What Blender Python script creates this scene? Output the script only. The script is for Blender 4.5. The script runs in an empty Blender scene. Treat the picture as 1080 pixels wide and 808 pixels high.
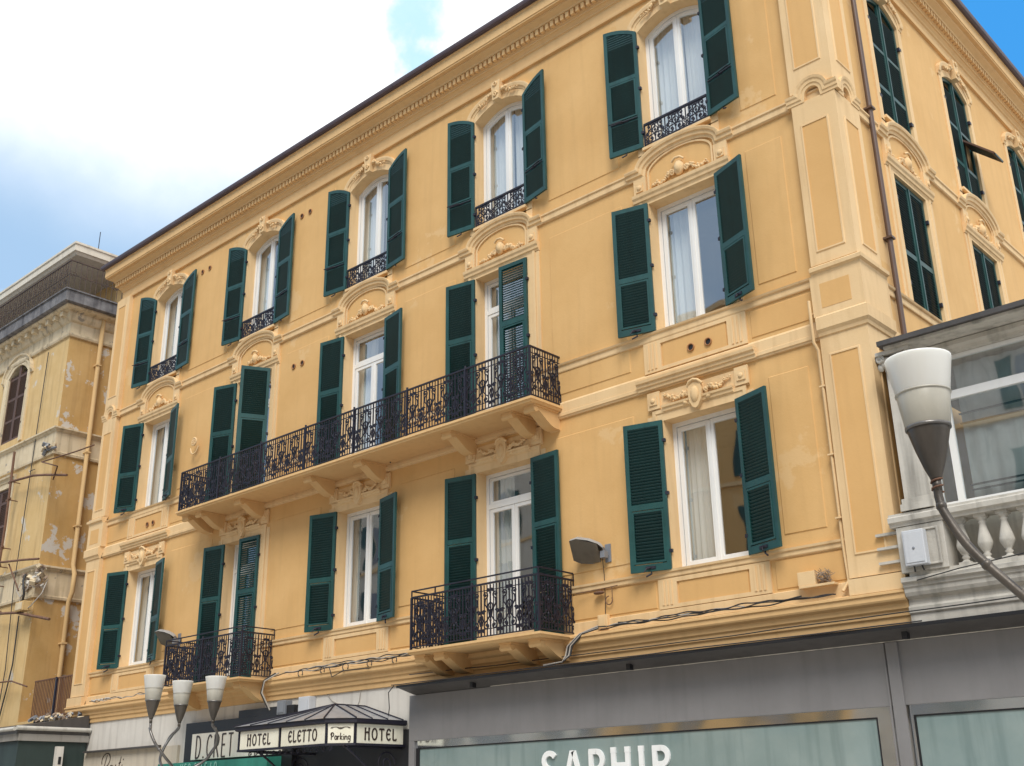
import bpy, bmesh, math, random
from mathutils import Vector, Matrix, Quaternion
random.seed(7)
PI = math.pi
R_ = math.radians
scene = bpy.context.scene
COL = scene.collection
ZO = 1.6            # all heights below are measured from eye height; everything is lifted by this at the end

# ------------------------------------------------------------------ camera
cam = bpy.data.cameras.new('camera'); camo = bpy.data.objects.new('camera', cam); COL.objects.link(camo)
cam.sensor_width = 36.0; cam.lens = 1176.92 / 1080 * 36; cam.clip_start = 0.1; cam.clip_end = 3000
MR = Matrix(((0.73431433, 0.25208281, 0.63026718), (0.6786202, -0.2506874, -0.69038428), (-0.01603397, 0.93467111, -0.35515184)))
camo.matrix_world = Matrix.Translation((0, -12.5, ZO)) @ MR.to_4x4()
scene.camera = camo

# ------------------------------------------------------------------ sun, exposure
SUN_EL, SUN_AZ = R_(50), R_(142)      # azimuth of the sun, clockwise from +Y
sd = Vector((math.sin(SUN_AZ) * math.cos(SUN_EL), math.cos(SUN_AZ) * math.cos(SUN_EL), math.sin(SUN_EL)))
sl = bpy.data.lights.new('sun', 'SUN'); sl.energy = 1.95; sl.angle = R_(28); sl.color = (1, 0.95, 0.87)
so = bpy.data.objects.new('sun', sl); COL.objects.link(so); so.location = (0, -30, 40)
so.rotation_euler = (-sd).to_track_quat('-Z', 'Y').to_euler()
scene.view_settings.view_transform = 'Standard'; scene.view_settings.look = 'None'
scene.view_settings.exposure = 0.70; scene.view_settings.gamma = 1.0; scene.view_settings.use_curve_mapping = False

# ------------------------------------------------------------------ world: Nishita sky with broken cloud
w = bpy.data.worlds.new('World'); scene.world = w; w.use_nodes = True
nt = w.node_tree; nt.nodes.clear()
def N(t, **k):
    n = nt.nodes.new(t)
    for a, b in k.items(): setattr(n, a, b)
    return n
def L(a, b): nt.links.new(a, b)
def Mth(op, a, b=None, c=None, clamp=False):
    n = N('ShaderNodeMath', operation=op, use_clamp=clamp)
    for i, v in enumerate((a, b, c)):
        if v is None: continue
        if isinstance(v, (int, float)): n.inputs[i].default_value = v
        else: L(v, n.inputs[i])
    return n.outputs[0]
def Dot(v, d):
    n = N('ShaderNodeVectorMath', operation='DOT_PRODUCT'); L(v, n.inputs[0]); n.inputs[1].default_value = d
    return n.outputs['Value']
def Smooth(v, a, b, lo=0.0, hi=1.0):
    n = N('ShaderNodeMapRange', interpolation_type='SMOOTHSTEP'); L(v, n.inputs[0])
    n.inputs[1].default_value = a; n.inputs[2].default_value = b; n.inputs[3].default_value = lo; n.inputs[4].default_value = hi
    return n.outputs[0]
tc = N('ShaderNodeTexCoord')
nrm = N('ShaderNodeVectorMath', operation='NORMALIZE'); L(tc.outputs['Generated'], nrm.inputs[0]); D0 = nrm.outputs[0]
sky = N('ShaderNodeTexSky', sky_type='NISHITA'); sky.sun_disc = False; sky.sun_elevation = SUN_EL; sky.sun_rotation = SUN_AZ
sky.air_density = 1.0; sky.dust_density = 0.6; sky.ozone_density = 1.6
nz = N('ShaderNodeTexNoise'); nz.inputs['Scale'].default_value = 3.2; nz.inputs['Detail'].default_value = 7; nz.inputs['Roughness'].default_value = 0.55
L(D0, nz.inputs['Vector'])
nz2 = N('ShaderNodeTexNoise'); nz2.inputs['Scale'].default_value = 22; nz2.inputs['Detail'].default_value = 5; nz2.inputs['Roughness'].default_value = 0.6
L(D0, nz2.inputs['Vector'])
big = Mth('SUBTRACT', nz.outputs['Fac'], 0.5); fine = Mth('SUBTRACT', nz2.outputs['Fac'], 0.5)
# cloud bank: everything above a tilted great circle
pn = (Vector((-0.7883, 0.271, 0.5525)).cross(Vector((-0.6871, 0.5019, 0.5254)))).normalized()
if pn.dot(Vector((-0.5823, 0.5235, 0.622))) < 0: pn = -pn
s = Mth('ADD', Dot(D0, pn), Mth('MULTIPLY', big, 0.10))
fwd = Smooth(Dot(D0, (0, -1, 0)), -0.05, 0.25, 1.0, 0.12)
bank = Mth('MULTIPLY', Smooth(s, -0.13, 0.03), fwd)
# clear patches (centre direction, inner and outer cosine)
def patch(d, r0, r1, amt):
    d = Vector(d).normalized()
    v = Mth('ADD', Dot(D0, d), Mth('MULTIPLY', fine, amt))
    return Smooth(v, math.cos(R_(r1)), math.cos(R_(r0)))
gap1 = patch((-0.5810, 0.5225, 0.624), 0.5, 2.1, 0.0016)
gap2 = patch((-0.5915, 0.5345, 0.604), 0.4, 1.7, 0.0012)
right = patch((-0.10, 0.80, 0.56), 14, 24, 0.05)
gap = Mth('MULTIPLY', Mth('MAXIMUM', gap1, gap2), 0.70)
clear = Mth('MAXIMUM', gap, right)
cov = Mth('MULTIPLY', bank, Mth('SUBTRACT', 1.0, clear), clamp=True)
lowc = patch((-0.8900, 0.3000, 0.345), 0.5, 4.2, 0.012)
behind = Mth('MULTIPLY', Smooth(Mth('MULTIPLY', Dot(D0, (0, -1, 0)), 1.0), 0.0, 0.3), Smooth(big, -0.06, 0.12, 0.1, 0.9))
cov = Mth('MAXIMUM', cov, Mth('MULTIPLY', lowc, 0.8)); cov = Mth('MAXIMUM', cov, Mth('MULTIPLY', behind, 0.35))
cc = N('ShaderNodeMix', data_type='RGBA'); L(Smooth(fine, -0.2, 0.2), cc.inputs[0])
cc.inputs[6].default_value = (6.3, 6.6, 6.9, 1); cc.inputs[7].default_value = (7.2, 7.3, 7.3, 1)
tint = N('ShaderNodeMix', data_type='RGBA'); L(right, tint.inputs[0]); tint.inputs[6].default_value = (2.25, 3.35, 4.70, 1); tint.inputs[7].default_value = (0.26, 1.95, 4.8, 1)
tint2 = N('ShaderNodeMix', data_type='RGBA'); L(gap, tint2.inputs[0]); L(tint.outputs[2], tint2.inputs[6]); tint2.inputs[7].default_value = (1.7, 4.6, 6.6, 1)
haz = N('ShaderNodeMix', data_type='RGBA'); haz.inputs[0].default_value = 0.9
L(sky.outputs[0], haz.inputs[6]); L(tint2.outputs[2], haz.inputs[7])
mx = N('ShaderNodeMix', data_type='RGBA'); L(cov, mx.inputs[0]); L(haz.outputs[2], mx.inputs[6]); L(cc.outputs[2], mx.inputs[7])
bg = N('ShaderNodeBackground'); bg.inputs['Strength'].default_value = 0.12; L(mx.outputs[2], bg.inputs['Color'])
wo = N('ShaderNodeOutputWorld'); L(bg.outputs[0], wo.inputs['Surface'])

# ------------------------------------------------------------------ materials
def new_mat(name):
    m = bpy.data.materials.new(name); m.use_nodes = True
    t = m.node_tree; b = t.nodes['Principled BSDF']
    return m, t, b
def tn(t, typ, **k):
    n = t.nodes.new(typ)
    for a, b in k.items(): setattr(n, a, b)
    return n
def weathered(name, base, dark, light=None, rough=0.85, scale=1.2, streak=0.5, bump=0.15, patches=None, metal=0.0, fscale=35, bdist=0.01):
    """colour that varies in large soft clouds, thin vertical run marks and a fine grain, with bump"""
    m, t, b = new_mat(name)
    light = light or tuple(min(1, c * 1.12) for c in base)
    co = tn(t, 'ShaderNodeNewGeometry')
    n1 = tn(t, 'ShaderNodeTexNoise'); n1.inputs['Scale'].default_value = scale; n1.inputs['Detail'].default_value = 6; n1.inputs['Roughness'].default_value = 0.62
    t.links.new(co.outputs['Position'], n1.inputs['Vector'])
    r1 = tn(t, 'ShaderNodeValToRGB'); t.links.new(n1.outputs['Fac'], r1.inputs[0])
    e = r1.color_ramp.elements; e[0].position = 0.30; e[0].color = (*base, 1); e[1].position = 0.72; e[1].color = (*light, 1)
    mp = tn(t, 'ShaderNodeMapping'); mp.inputs['Scale'].default_value = (7, 7, 0.55); t.links.new(co.outputs['Position'], mp.inputs['Vector'])
    n2 = tn(t, 'ShaderNodeTexNoise'); n2.inputs['Scale'].default_value = 1.0; n2.inputs['Detail'].default_value = 5; t.links.new(mp.outputs[0], n2.inputs['Vector'])
    r2 = tn(t, 'ShaderNodeValToRGB'); t.links.new(n2.outputs['Fac'], r2.inputs[0])
    e = r2.color_ramp.elements; e[0].position = 0.50; e[0].color = (0, 0, 0, 1); e[1].position = 0.78; e[1].color = (streak, streak, streak, 1)
    n3 = tn(t, 'ShaderNodeTexNoise'); n3.inputs['Scale'].default_value = fscale; n3.inputs['Detail'].default_value = 4; t.links.new(co.outputs['Position'], n3.inputs['Vector'])
    mxx = tn(t, 'ShaderNodeMix', data_type='RGBA'); t.links.new(r2.outputs[0], mxx.inputs[0]); t.links.new(r1.outputs[0], mxx.inputs[6]); mxx.inputs[7].default_value = (*dark, 1)
    out = mxx.outputs[2]
    if patches:
        n4 = tn(t, 'ShaderNodeTexNoise'); n4.inputs['Scale'].default_value = patches[1]; n4.inputs['Detail'].default_value = 8; n4.inputs['Roughness'].default_value = 0.65
        t.links.new(co.outputs['Position'], n4.inputs['Vector'])
        r4 = tn(t, 'ShaderNodeValToRGB'); t.links.new(n4.outputs['Fac'], r4.inputs[0]); e = r4.color_ramp.elements
        e[0].position = patches[2]; e[0].color = (0, 0, 0, 1); e[1].position = patches[2] + 0.02; e[1].color = (1, 1, 1, 1)
        mp4 = tn(t, 'ShaderNodeMix', data_type='RGBA'); t.links.new(r4.outputs[0], mp4.inputs[0]); t.links.new(out, mp4.inputs[6]); mp4.inputs[7].default_value = (*patches[0], 1)
        out = mp4.outputs[2]
    t.links.new(out, b.inputs['Base Color'])
    b.inputs['Roughness'].default_value = rough; b.inputs['Metallic'].default_value = metal
    if bump:
        ad = tn(t, 'ShaderNodeMath', operation='ADD'); t.links.new(n3.outputs['Fac'], ad.inputs[0]); t.links.new(n1.outputs['Fac'], ad.inputs[1])
        bp = tn(t, 'ShaderNodeBump'); bp.inputs['Strength'].default_value = bump; bp.inputs['Distance'].default_value = bdist
        t.links.new(ad.outputs[0], bp.inputs['Height']); t.links.new(bp.outputs[0], b.inputs['Normal'])
    return m
WALL = weathered('ochre_plaster', (0.650, 0.382, 0.142), (0.55, 0.32, 0.122), (0.725, 0.445, 0.180), streak=0.36, bump=0.16, patches=((0.71, 0.455, 0.205), 0.55, 0.60))
PANEL = weathered('ochre_plaster_panel', (0.655, 0.378, 0.138), (0.57, 0.32, 0.118), (0.71, 0.42, 0.162), streak=0.28, bump=0.12)
TRIM = weathered('cream_stucco_trim', (0.730, 0.495, 0.250), (0.54, 0.35, 0.17), (0.79, 0.560, 0.305), streak=0.6, bump=0.18)
CORN = weathered('cornice_stucco', (0.69, 0.430, 0.190), (0.55, 0.33, 0.14), (0.73, 0.475, 0.22), streak=0.4, bump=0.15)
WHITEWALL = weathered('grey_white_plaster', (0.60, 0.56, 0.50), (0.42, 0.385, 0.34), (0.69, 0.65, 0.59), streak=0.7, scale=2.2)
STONE = weathered('grey_stone', (0.47, 0.435, 0.375), (0.20, 0.185, 0.16), (0.60, 0.56, 0.49), streak=0.85, scale=3.5, bump=0.3)
SHUT = weathered('teal_shutter_frame', (0.008, 0.050, 0.045), (0.005, 0.031, 0.029), (0.015, 0.080, 0.075), rough=0.45, streak=0.6, bump=0.05, scale=2.5)
LOUV = weathered('shaded_green_louvres', (0.006, 0.040, 0.040), (0.004, 0.028, 0.028), (0.009, 0.055, 0.055), rough=0.5, streak=0.5, bump=0.0, scale=2.5)  # shutter green made darker; shading of the slats put into the colour
IRON = weathered('navy_black_iron', (0.009, 0.008, 0.017), (0.024, 0.013, 0.012), (0.014, 0.013, 0.027), rough=0.55, streak=0.6, bump=0.1)
RUST = weathered('rusty_iron', (0.13, 0.062, 0.035), (0.06, 0.03, 0.02), (0.21, 0.11, 0.065), rough=0.8, streak=0.7, bump=0.3, scale=8)
GUTTER = weathered('dark_copper_gutter', (0.075, 0.048, 0.052), (0.04, 0.028, 0.03), (0.11, 0.075, 0.08), rough=0.5, streak=0.5, metal=0.2)
PIPE = weathered('brown_downpipe', (0.095, 0.055, 0.042), (0.06, 0.038, 0.03), (0.12, 0.075, 0.055), rough=0.5)
PVC = weathered('white_window_frame', (0.80, 0.79, 0.76), (0.62, 0.60, 0.55), (0.84, 0.83, 0.80), rough=0.35, streak=0.3, bump=0.0)
CURT = weathered('sheer_curtain', (0.78, 0.77, 0.73), (0.68, 0.67, 0.62), (0.84, 0.83, 0.80), rough=0.95, streak=0.4, bump=0.0)
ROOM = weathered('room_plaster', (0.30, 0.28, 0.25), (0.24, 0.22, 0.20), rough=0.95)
BLACK = weathered('black_shop_panel', (0.012, 0.012, 0.014), (0.02, 0.018, 0.018), rough=0.45, bump=0.05)
GREYMET = weathered('grey_brown_fascia', (0.205, 0.196, 0.194), (0.165, 0.157, 0.155), (0.24, 0.23, 0.228), rough=0.42, streak=0.45, scale=1.6, bump=0.04)
SLAB = weathered('dark_flashing', (0.055, 0.050, 0.047), (0.03, 0.028, 0.026), (0.09, 0.082, 0.078), rough=0.5)
OLDW = weathered('old_ochre_plaster', (0.60, 0.40, 0.165), (0.36, 0.22, 0.09), (0.70, 0.50, 0.24), streak=0.55, scale=1.4, bump=0.35, patches=((0.62, 0.55, 0.45), 1.1, 0.60))
OLDS = weathered('old_ochre_shaded_side', (0.50, 0.30, 0.10), (0.33, 0.19, 0.07), (0.58, 0.37, 0.15), streak=0.5, scale=1.4, bump=0.3, patches=((0.58, 0.53, 0.46), 1.3, 0.565))  # darker copy of the front plaster; the alley's shade is in the colour
OLDT = weathered('old_cream_moulding', (0.62, 0.50, 0.32), (0.30, 0.23, 0.14), (0.72, 0.60, 0.42), streak=0.9, scale=2.5, bump=0.4, patches=((0.34, 0.29, 0.23), 3.0, 0.62))
OLDSLAB = weathered('sooty_terrace_edge', (0.09, 0.085, 0.09), (0.035, 0.033, 0.038), (0.24, 0.23, 0.23), streak=0.9, scale=4, bump=0.4)
ROOFW = weathered('pale_roof_edge', (0.62, 0.55, 0.44), (0.42, 0.37, 0.30), (0.70, 0.64, 0.54), streak=0.6)
BROWNW = weathered('brown_wood_shutter', (0.085, 0.042, 0.028), (0.04, 0.022, 0.016), (0.14, 0.075, 0.05), rough=0.6)
ALU = weathered('grey_lamp_metal', (0.17, 0.16, 0.15), (0.10, 0.09, 0.085), (0.24, 0.225, 0.21), rough=0.38, metal=0.6)
DARKM = weathered('dark_lamp_cone', (0.088, 0.074, 0.062), (0.04, 0.034, 0.028), (0.13, 0.11, 0.09), rough=0.4, metal=0.3, streak=0.9)
BOXP = weathered('grey_plastic_box', (0.52, 0.53, 0.55), (0.40, 0.40, 0.41), (0.60, 0.61, 0.63), rough=0.5, streak=0.5)
DBOX = weathered('dark_grey_box', (0.20, 0.21, 0.23), (0.12, 0.12, 0.13), rough=0.5)
CABLE = weathered('black_cable', (0.03, 0.028, 0.028), (0.05, 0.045, 0.04), rough=0.6, bump=0)
CABLEW = weathered('pale_cable', (0.42, 0.38, 0.33), (0.3, 0.27, 0.24), rough=0.6, bump=0)
SIGNW = weathered('cream_sign_panel', (0.78, 0.73, 0.58), (0.62, 0.56, 0.40), (0.82, 0.78, 0.65), rough=0.35, streak=0.5, bump=0)
LETB = weathered('dark_brown_lettering', (0.035, 0.020, 0.015), (0.05, 0.03, 0.02), rough=0.4, bump=0)
LETW = weathered('white_lettering', (0.80, 0.80, 0.78), (0.7, 0.7, 0.68), rough=0.35, bump=0)
GREENA = weathered('green_awning', (0.015, 0.155, 0.115), (0.01, 0.09, 0.07), (0.03, 0.22, 0.16), rough=0.7)
GREENL = weathered('pale_green_lettering', (0.20, 0.42, 0.34), (0.15, 0.33, 0.27), rough=0.6, bump=0)
PAVE = weathered('street_paving', (0.36, 0.34, 0.31), (0.26, 0.245, 0.225), (0.42, 0.40, 0.37), rough=0.85, scale=0.4)
CLAYR = weathered('rubble_clay', (0.24, 0.17, 0.12), (0.12, 0.09, 0.07), (0.36, 0.27, 0.2), scale=9, bump=0.5)
FROST = weathered('teal_frosted_film', (0.20, 0.27, 0.26), (0.14, 0.20, 0.195), (0.29, 0.355, 0.34), rough=0.10, scale=0.9, streak=0.8, bump=0.0)
FROST.node_tree.nodes['Principled BSDF'].inputs['Coat Weight'].default_value = 0.6
FROST.node_tree.nodes['Principled BSDF'].inputs['Coat Roughness'].default_value = 0.03
def mirror_mat():
    m, t, b = new_mat('wavy_mirror_steel'); b.inputs['Base Color'].default_value = (0.84, 0.87, 0.90, 1); b.inputs['Metallic'].default_value = 1; b.inputs['Roughness'].default_value = 0.10
    g = tn(t, 'ShaderNodeNewGeometry'); n = tn(t, 'ShaderNodeTexNoise'); n.inputs['Scale'].default_value = 0.9; n.inputs['Detail'].default_value = 1.0; t.links.new(g.outputs['Position'], n.inputs['Vector'])
    bp = tn(t, 'ShaderNodeBump'); bp.inputs['Strength'].default_value = 0.6; bp.inputs['Distance'].default_value = 0.04; t.links.new(n.outputs['Fac'], bp.inputs['Height']); t.links.new(bp.outputs[0], b.inputs['Normal'])
    return m
MIRROR = mirror_mat()
def glass_mat(name, f0, tint=(0.90, 0.93, 0.93), wav=0.16):
    m = bpy.data.materials.new(name); m.use_nodes = True; t = m.node_tree; t.nodes.clear()
    o = tn(t, 'ShaderNodeOutputMaterial'); mi = tn(t, 'ShaderNodeMixShader'); tr = tn(t, 'ShaderNodeBsdfTransparent'); gl = tn(t, 'ShaderNodeBsdfGlossy'); lw = tn(t, 'ShaderNodeNewGeometry')
    tr.inputs[0].default_value = (*tint, 1); gl.inputs[0].default_value = (0.95, 0.97, 1, 1); gl.inputs['Roughness'].default_value = 0.02;
    dt = tn(t, 'ShaderNodeVectorMath', operation='DOT_PRODUCT'); t.links.new(lw.outputs['Normal'], dt.inputs[0]); t.links.new(lw.outputs['Incoming'], dt.inputs[1])
    ab = tn(t, 'ShaderNodeMath', operation='ABSOLUTE'); t.links.new(dt.outputs['Value'], ab.inputs[0])
    om = tn(t, 'ShaderNodeMath', operation='SUBTRACT'); om.inputs[0].default_value = 1.0; t.links.new(ab.outputs[0], om.inputs[1])
    pw = tn(t, 'ShaderNodeMath', operation='POWER'); t.links.new(om.outputs[0], pw.inputs[0]); pw.inputs[1].default_value = 5.0
    fr = tn(t, 'ShaderNodeMath', operation='MULTIPLY_ADD', use_clamp=True); t.links.new(pw.outputs[0], fr.inputs[0]); fr.inputs[1].default_value = 1 - f0; fr.inputs[2].default_value = f0
    g = tn(t, 'ShaderNodeNewGeometry'); n = tn(t, 'ShaderNodeTexNoise'); n.inputs['Scale'].default_value = 1.3; n.inputs['Detail'].default_value = 1; t.links.new(g.outputs['Position'], n.inputs['Vector'])
    bp = tn(t, 'ShaderNodeBump'); bp.inputs['Strength'].default_value = wav; bp.inputs['Distance'].default_value = 0.02; t.links.new(n.outputs['Fac'], bp.inputs['Height']); t.links.new(bp.outputs[0], gl.inputs['Normal'])
    t.links.new(fr.outputs[0], mi.inputs[0]); t.links.new(tr.outputs[0], mi.inputs[1]); t.links.new(gl.outputs[0], mi.inputs[2]); t.links.new(mi.outputs[0], o.inputs[0])
    return m
GLASS = glass_mat('window_glass', 0.30)
VGLASS = glass_mat('veranda_glass', 0.40, (0.78, 0.84, 0.84), .15)
def frosted_white():
    m, t, b = new_mat('frosted_lamp_plastic')
    b.inputs['Base Color'].default_value = (0.80, 0.77, 0.68, 1); b.inputs['Roughness'].default_value = 0.35
    b.inputs['Subsurface Weight'].default_value = 0.5; b.inputs['Subsurface Radius'].default_value = (0.2, 0.2, 0.18); b.inputs['Subsurface Scale'].default_value = 0.3
    return m
FROSTW = frosted_white()
LAMPG = weathered('dusty_lamp_diffuser', (0.43, 0.405, 0.34), (0.34, 0.31, 0.25), (0.50, 0.47, 0.40), rough=0.35, scale=6, streak=0.6, bump=0)

# ------------------------------------------------------------------ helpers
class MB:
    def __init__(s): s.v = []; s.f = []; s.m = []; s.sm = []
    def add(s, vs, fs, mi=0, smooth=False):
        o = len(s.v); s.v += [tuple(v) for v in vs]
        for f in fs: s.f.append(tuple(o + i for i in f)); s.m.append(mi); s.sm.append(smooth)
    def quad(s, a, b, c, d, mi=0): s.add((a, b, c, d), ((0, 1, 2, 3),), mi)
    def box(s, x0, x1, y0, y1, z0, z1, mi=0):
        s.add([(x, y, z) for x in (x0, x1) for y in (y0, y1) for z in (z0, z1)],
              ((0, 1, 3, 2), (4, 6, 7, 5), (0, 4, 5, 1), (2, 3, 7, 6), (0, 2, 6, 4), (1, 5, 7, 3)), mi)
    def obox(s, c, ax, ay, az, mi=0):
        c, ax, ay, az = map(Vector, (c, ax, ay, az))
        s.add([c + ax * i + ay * j + az * k for i in (-1, 1) for j in (-1, 1) for k in (-1, 1)],
              ((0, 1, 3, 2), (4, 6, 7, 5), (0, 4, 5, 1), (2, 3, 7, 6), (0, 2, 6, 4), (1, 5, 7, 3)), mi)
    def prism(s, poly, fn, d0, d1, mi=0, smooth=False):
        """poly: 2D list; fn(a,b,d)->3D"""
        n = len(poly)
        s.add([fn(a, b, d0) for a, b in poly] + [fn(a, b, d1) for a, b in poly],
              [tuple(range(n))[::-1], tuple(range(n, 2 * n))], mi)
        o = [fn(a, b, d0) for a, b in poly] + [fn(a, b, d1) for a, b in poly]
        s.add(o, [(i, (i + 1) % n, n + (i + 1) % n, n + i) for i in range(n)], mi, smooth)
    def tube(s, pts, r, n=6, mi=0, smooth=True, caps=True, flat=None):
        pts = [Vector(p) for p in pts]; k = len(pts)
        if k < 2: return
        vs = []; prev = None
        for i, p in enumerate(pts):
            d = (pts[min(i + 1, k - 1)] - pts[max(i - 1, 0)])
            if d.length < 1e-9: d = Vector((0, 0, 1))
            d.normalize()
            if prev is None:
                up = Vector((0, 1, 0)) if abs(d.y) < 0.9 else Vector((0, 0, 1))
                u = (up - d * up.dot(d)).normalized()
            else:
                u = prev - d * prev.dot(d)
                u = u.normalized() if u.length > 1e-6 else d.orthogonal().normalized()
            prev = u; vv = d.cross(u)
            rr = r[i] if isinstance(r, (list, tuple)) else r
            for j in range(n):
                a = 2 * PI * j / n + (PI / 4 if n == 4 else 0)
                vs.append(p + u * (math.cos(a) * rr) + vv * (math.sin(a) * rr))
        fs = [(i * n + j, i * n + (j + 1) % n, (i + 1) * n + (j + 1) % n, (i + 1) * n + j) for i in range(k - 1) for j in range(n)]
        s.add(vs, fs, mi, smooth and n > 4)
        if caps:
            s.add(vs[:n], (tuple(range(n))[::-1],), mi); s.add(vs[-n:], (tuple(range(n)),), mi)
    def lathe(s, prof, c=(0, 0, 0), n=24, mi=0, smooth=True, axis='z'):
        vs = []
        for r, z in prof:
            for j in range(n):
                a = 2 * PI * j / n
                if axis == 'z': p = (c[0] + r * math.cos(a), c[1] + r * math.sin(a), c[2] + z)
                else: p = (c[0] + r * math.cos(a), c[1] - z, c[2] + r * math.sin(a))
                vs.append(p)
        k = len(prof)
        s.add(vs, [(i * n + j, i * n + (j + 1) % n, (i + 1) * n + (j + 1) % n, (i + 1) * n + j) for i in range(k - 1) for j in range(n)], mi, smooth)
    def blob(s, c, rx, ry, rz, mi=0, ang=0, n=8, m=5):
        """ellipsoid, rotated by ang in the x-z plane"""
        vs = []; ca, sa = math.cos(ang), math.sin(ang)
        for i in range(m + 1):
            th = PI * i / m
            for j in range(n):
                ph = 2 * PI * j / n
                x, y, z = rx * math.sin(th) * math.cos(ph), ry * math.sin(th) * math.sin(ph), rz * math.cos(th)
                vs.append((c[0] + x * ca - z * sa, c[1] + y, c[2] + x * sa + z * ca))
        s.add(vs, [(i * n + j, (i + 1) * n + j, (i + 1) * n + (j + 1) % n, i * n + (j + 1) % n) for i in range(m) for j in range(n)], mi, True)
    def sweep(s, path, prof, fn, closed=False, mi=0, caps=True):
        """path in a 2D plane (a,b), prof = [(n,o)], n along the in-plane RIGHT normal, o out of it; fn(a,b,o)->3D"""
        P = [Vector(p) for p in path]; k = len(P); vs = []
        for i, p in enumerate(P):
            if closed: d1 = (p - P[i - 1]).normalized(); d2 = (P[(i + 1) % k] - p).normalized()
            else:
                d1 = (p - P[i - 1]).normalized() if i > 0 else (P[1] - p).normalized()
                d2 = (P[i + 1] - p).normalized() if i < k - 1 else d1
            n1 = Vector((d1.y, -d1.x)); n2 = Vector((d2.y, -d2.x)); mm = n1 + n2
            mm = mm / max(0.25, (1 + n1.dot(n2)))
            for (q, o) in prof: vs.append(fn(p.x + mm.x * q, p.y + mm.y * q, o))
        n = len(prof); kk = k if closed else k - 1
        s.add(vs, [(i * n + j, i * n + j + 1, ((i + 1) % k) * n + j + 1, ((i + 1) % k) * n + j) for i in range(kk) for j in range(n - 1)], mi)
        if caps and not closed:
            s.add(vs[:n], (tuple(range(n)),), mi); s.add(vs[-n:], (tuple(range(n))[::-1],), mi)
    def build(s, name, mats, parent=None, loc=(0, 0, 0), rz=0, world=True, bevel=0):
        me = bpy.data.meshes.new(name); me.from_pydata(s.v, [], s.f)
        if not isinstance(mats, (list, tuple)): mats = [mats]
        for m in mats: me.materials.append(m)
        me.polygons.foreach_set('material_index', s.m); me.polygons.foreach_set('use_smooth', s.sm)
        bm = bmesh.new(); bm.from_mesh(me); bmesh.ops.recalc_face_normals(bm, faces=bm.faces); bm.to_mesh(me); bm.free()
        me.update()
        o = bpy.data.objects.new(name, me); COL.objects.link(o)
        put(o, parent, loc, rz, world)
        if bevel:
            bv = o.modifiers.new('bevel', 'BEVEL'); bv.width = bevel; bv.segments = 2; bv.limit_method = 'ANGLE'
        return o
def put(o, parent, loc=(0, 0, 0), rz=0, world=True):
    o.rotation_euler = (0, 0, rz)
    if parent is not None:
        o.parent = parent
        o.location = Vector(loc) - parent.location if world else Vector(loc)
    else: o.location = loc
def tag(o, label=None, cat=None, group=None, kind=None):
    if label: o['label'] = label
    if cat: o['category'] = cat
    if group: o['group'] = group
    if kind: o['kind'] = kind
    return o
def thing(name, loc, label, cat, group=None):
    o = bpy.data.objects.new(name, None); COL.objects.link(o); o.location = loc; o.empty_display_size = 0.3
    return tag(o, label, cat, group)
G = -ZO   # ground level in the heights used below

# ------------------------------------------------------------------ ground
g = MB(); g.box(-400, 400, -400, 400, G - 0.3, G)
tag(g.build('ground', PAVE), kind='structure')
g = MB()
for a, b_ in ((-24.9, 3.0),): g.box(a, b_, -1.9, -0.02, G + 0.002, G + 0.13)
tag(g.build('pavement', WHITEWALL), kind='structure')

# ------------------------------------------------------------------ main building
XL0, XR0 = -24.88, -5.42
CX = [-22.49, -18.71, -15.14, -11.60, -7.91]
hotel = thing('hotel_building', (-15, 0, G), 'long ochre yellow three storey palazzo with green shutters and iron balconies above grey shopfronts', 'building')
F3 = lambda a, b, o: (a, -o, b)            # facade plane: a = x, b = z, o = outward
A0, A1, AR = 9.55, 11.74, 0.20
B0, B1, BD = 6.45, 8.56, 5.72
C0, C1, CD = 2.95, 5.07, 2.24
rows = []
for i, cx in enumerate(CX):
    rows.append((cx, [(CD if i in (1, 3) else C0, C1, 0), (BD if i in (1, 2, 3) else B0, B1, 0), (A0, A1, AR)]))
def arch(u, hw, rise): return rise * (1 - (u / hw) ** 2) if rise else 0
def wall_mesh(mb, u0, u1, z0, z1, cols, P, hw=0.6, depth=0.34, mi_out=0, mi_rev=1):
    x = u0; NS = 10
    for cx, ops in cols:
        mb.quad(P(x, 0, z0), P(cx - hw, 0, z0), P(cx - hw, 0, z1), P(x, 0, z1), mi_out)
        for k in range(NS):
            a, b = -hw + 2 * hw * k / NS, -hw + 2 * hw * (k + 1) / NS
            za = zb = z0
            for (o0, o1, ri) in ops:
                mb.quad(P(cx + a, 0, za), P(cx + b, 0, zb), P(cx + b, 0, o0), P(cx + a, 0, o0), mi_out)
                za, zb = o1 + arch(a, hw, ri), o1 + arch(b, hw, ri)
                mb.quad(P(cx + a, 0, za), P(cx + b, 0, zb), P(cx + b, depth, zb), P(cx + a, depth, za), mi_rev)
                mb.quad(P(cx + a, 0, o0), P(cx + b, 0, o0), P(cx + b, depth, o0), P(cx + a, depth, o0), mi_rev)
            mb.quad(P(cx + a, 0, za), P(cx + b, 0, zb), P(cx + b, 0, z1), P(cx + a, 0, z1), mi_out)
        for (o0, o1, ri) in ops:
            for sx in (-hw, hw): mb.quad(P(cx + sx, 0, o0), P(cx + sx, depth, o0), P(cx + sx, depth, o1), P(cx + sx, 0, o1), mi_rev)
        x = cx + hw
    mb.quad(P(x, 0, z0), P(u1, 0, z0), P(u1, 0, z1), P(x, 0, z1), mi_out)
SW = [2.30, 5.18, 8.22, 11.2]               # side street windows, distance from the corner
PF = lambda u, d, z: (u, d, z)
PS = lambda u, d, z: (XR0 - d, u, z)
mb = MB()
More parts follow.
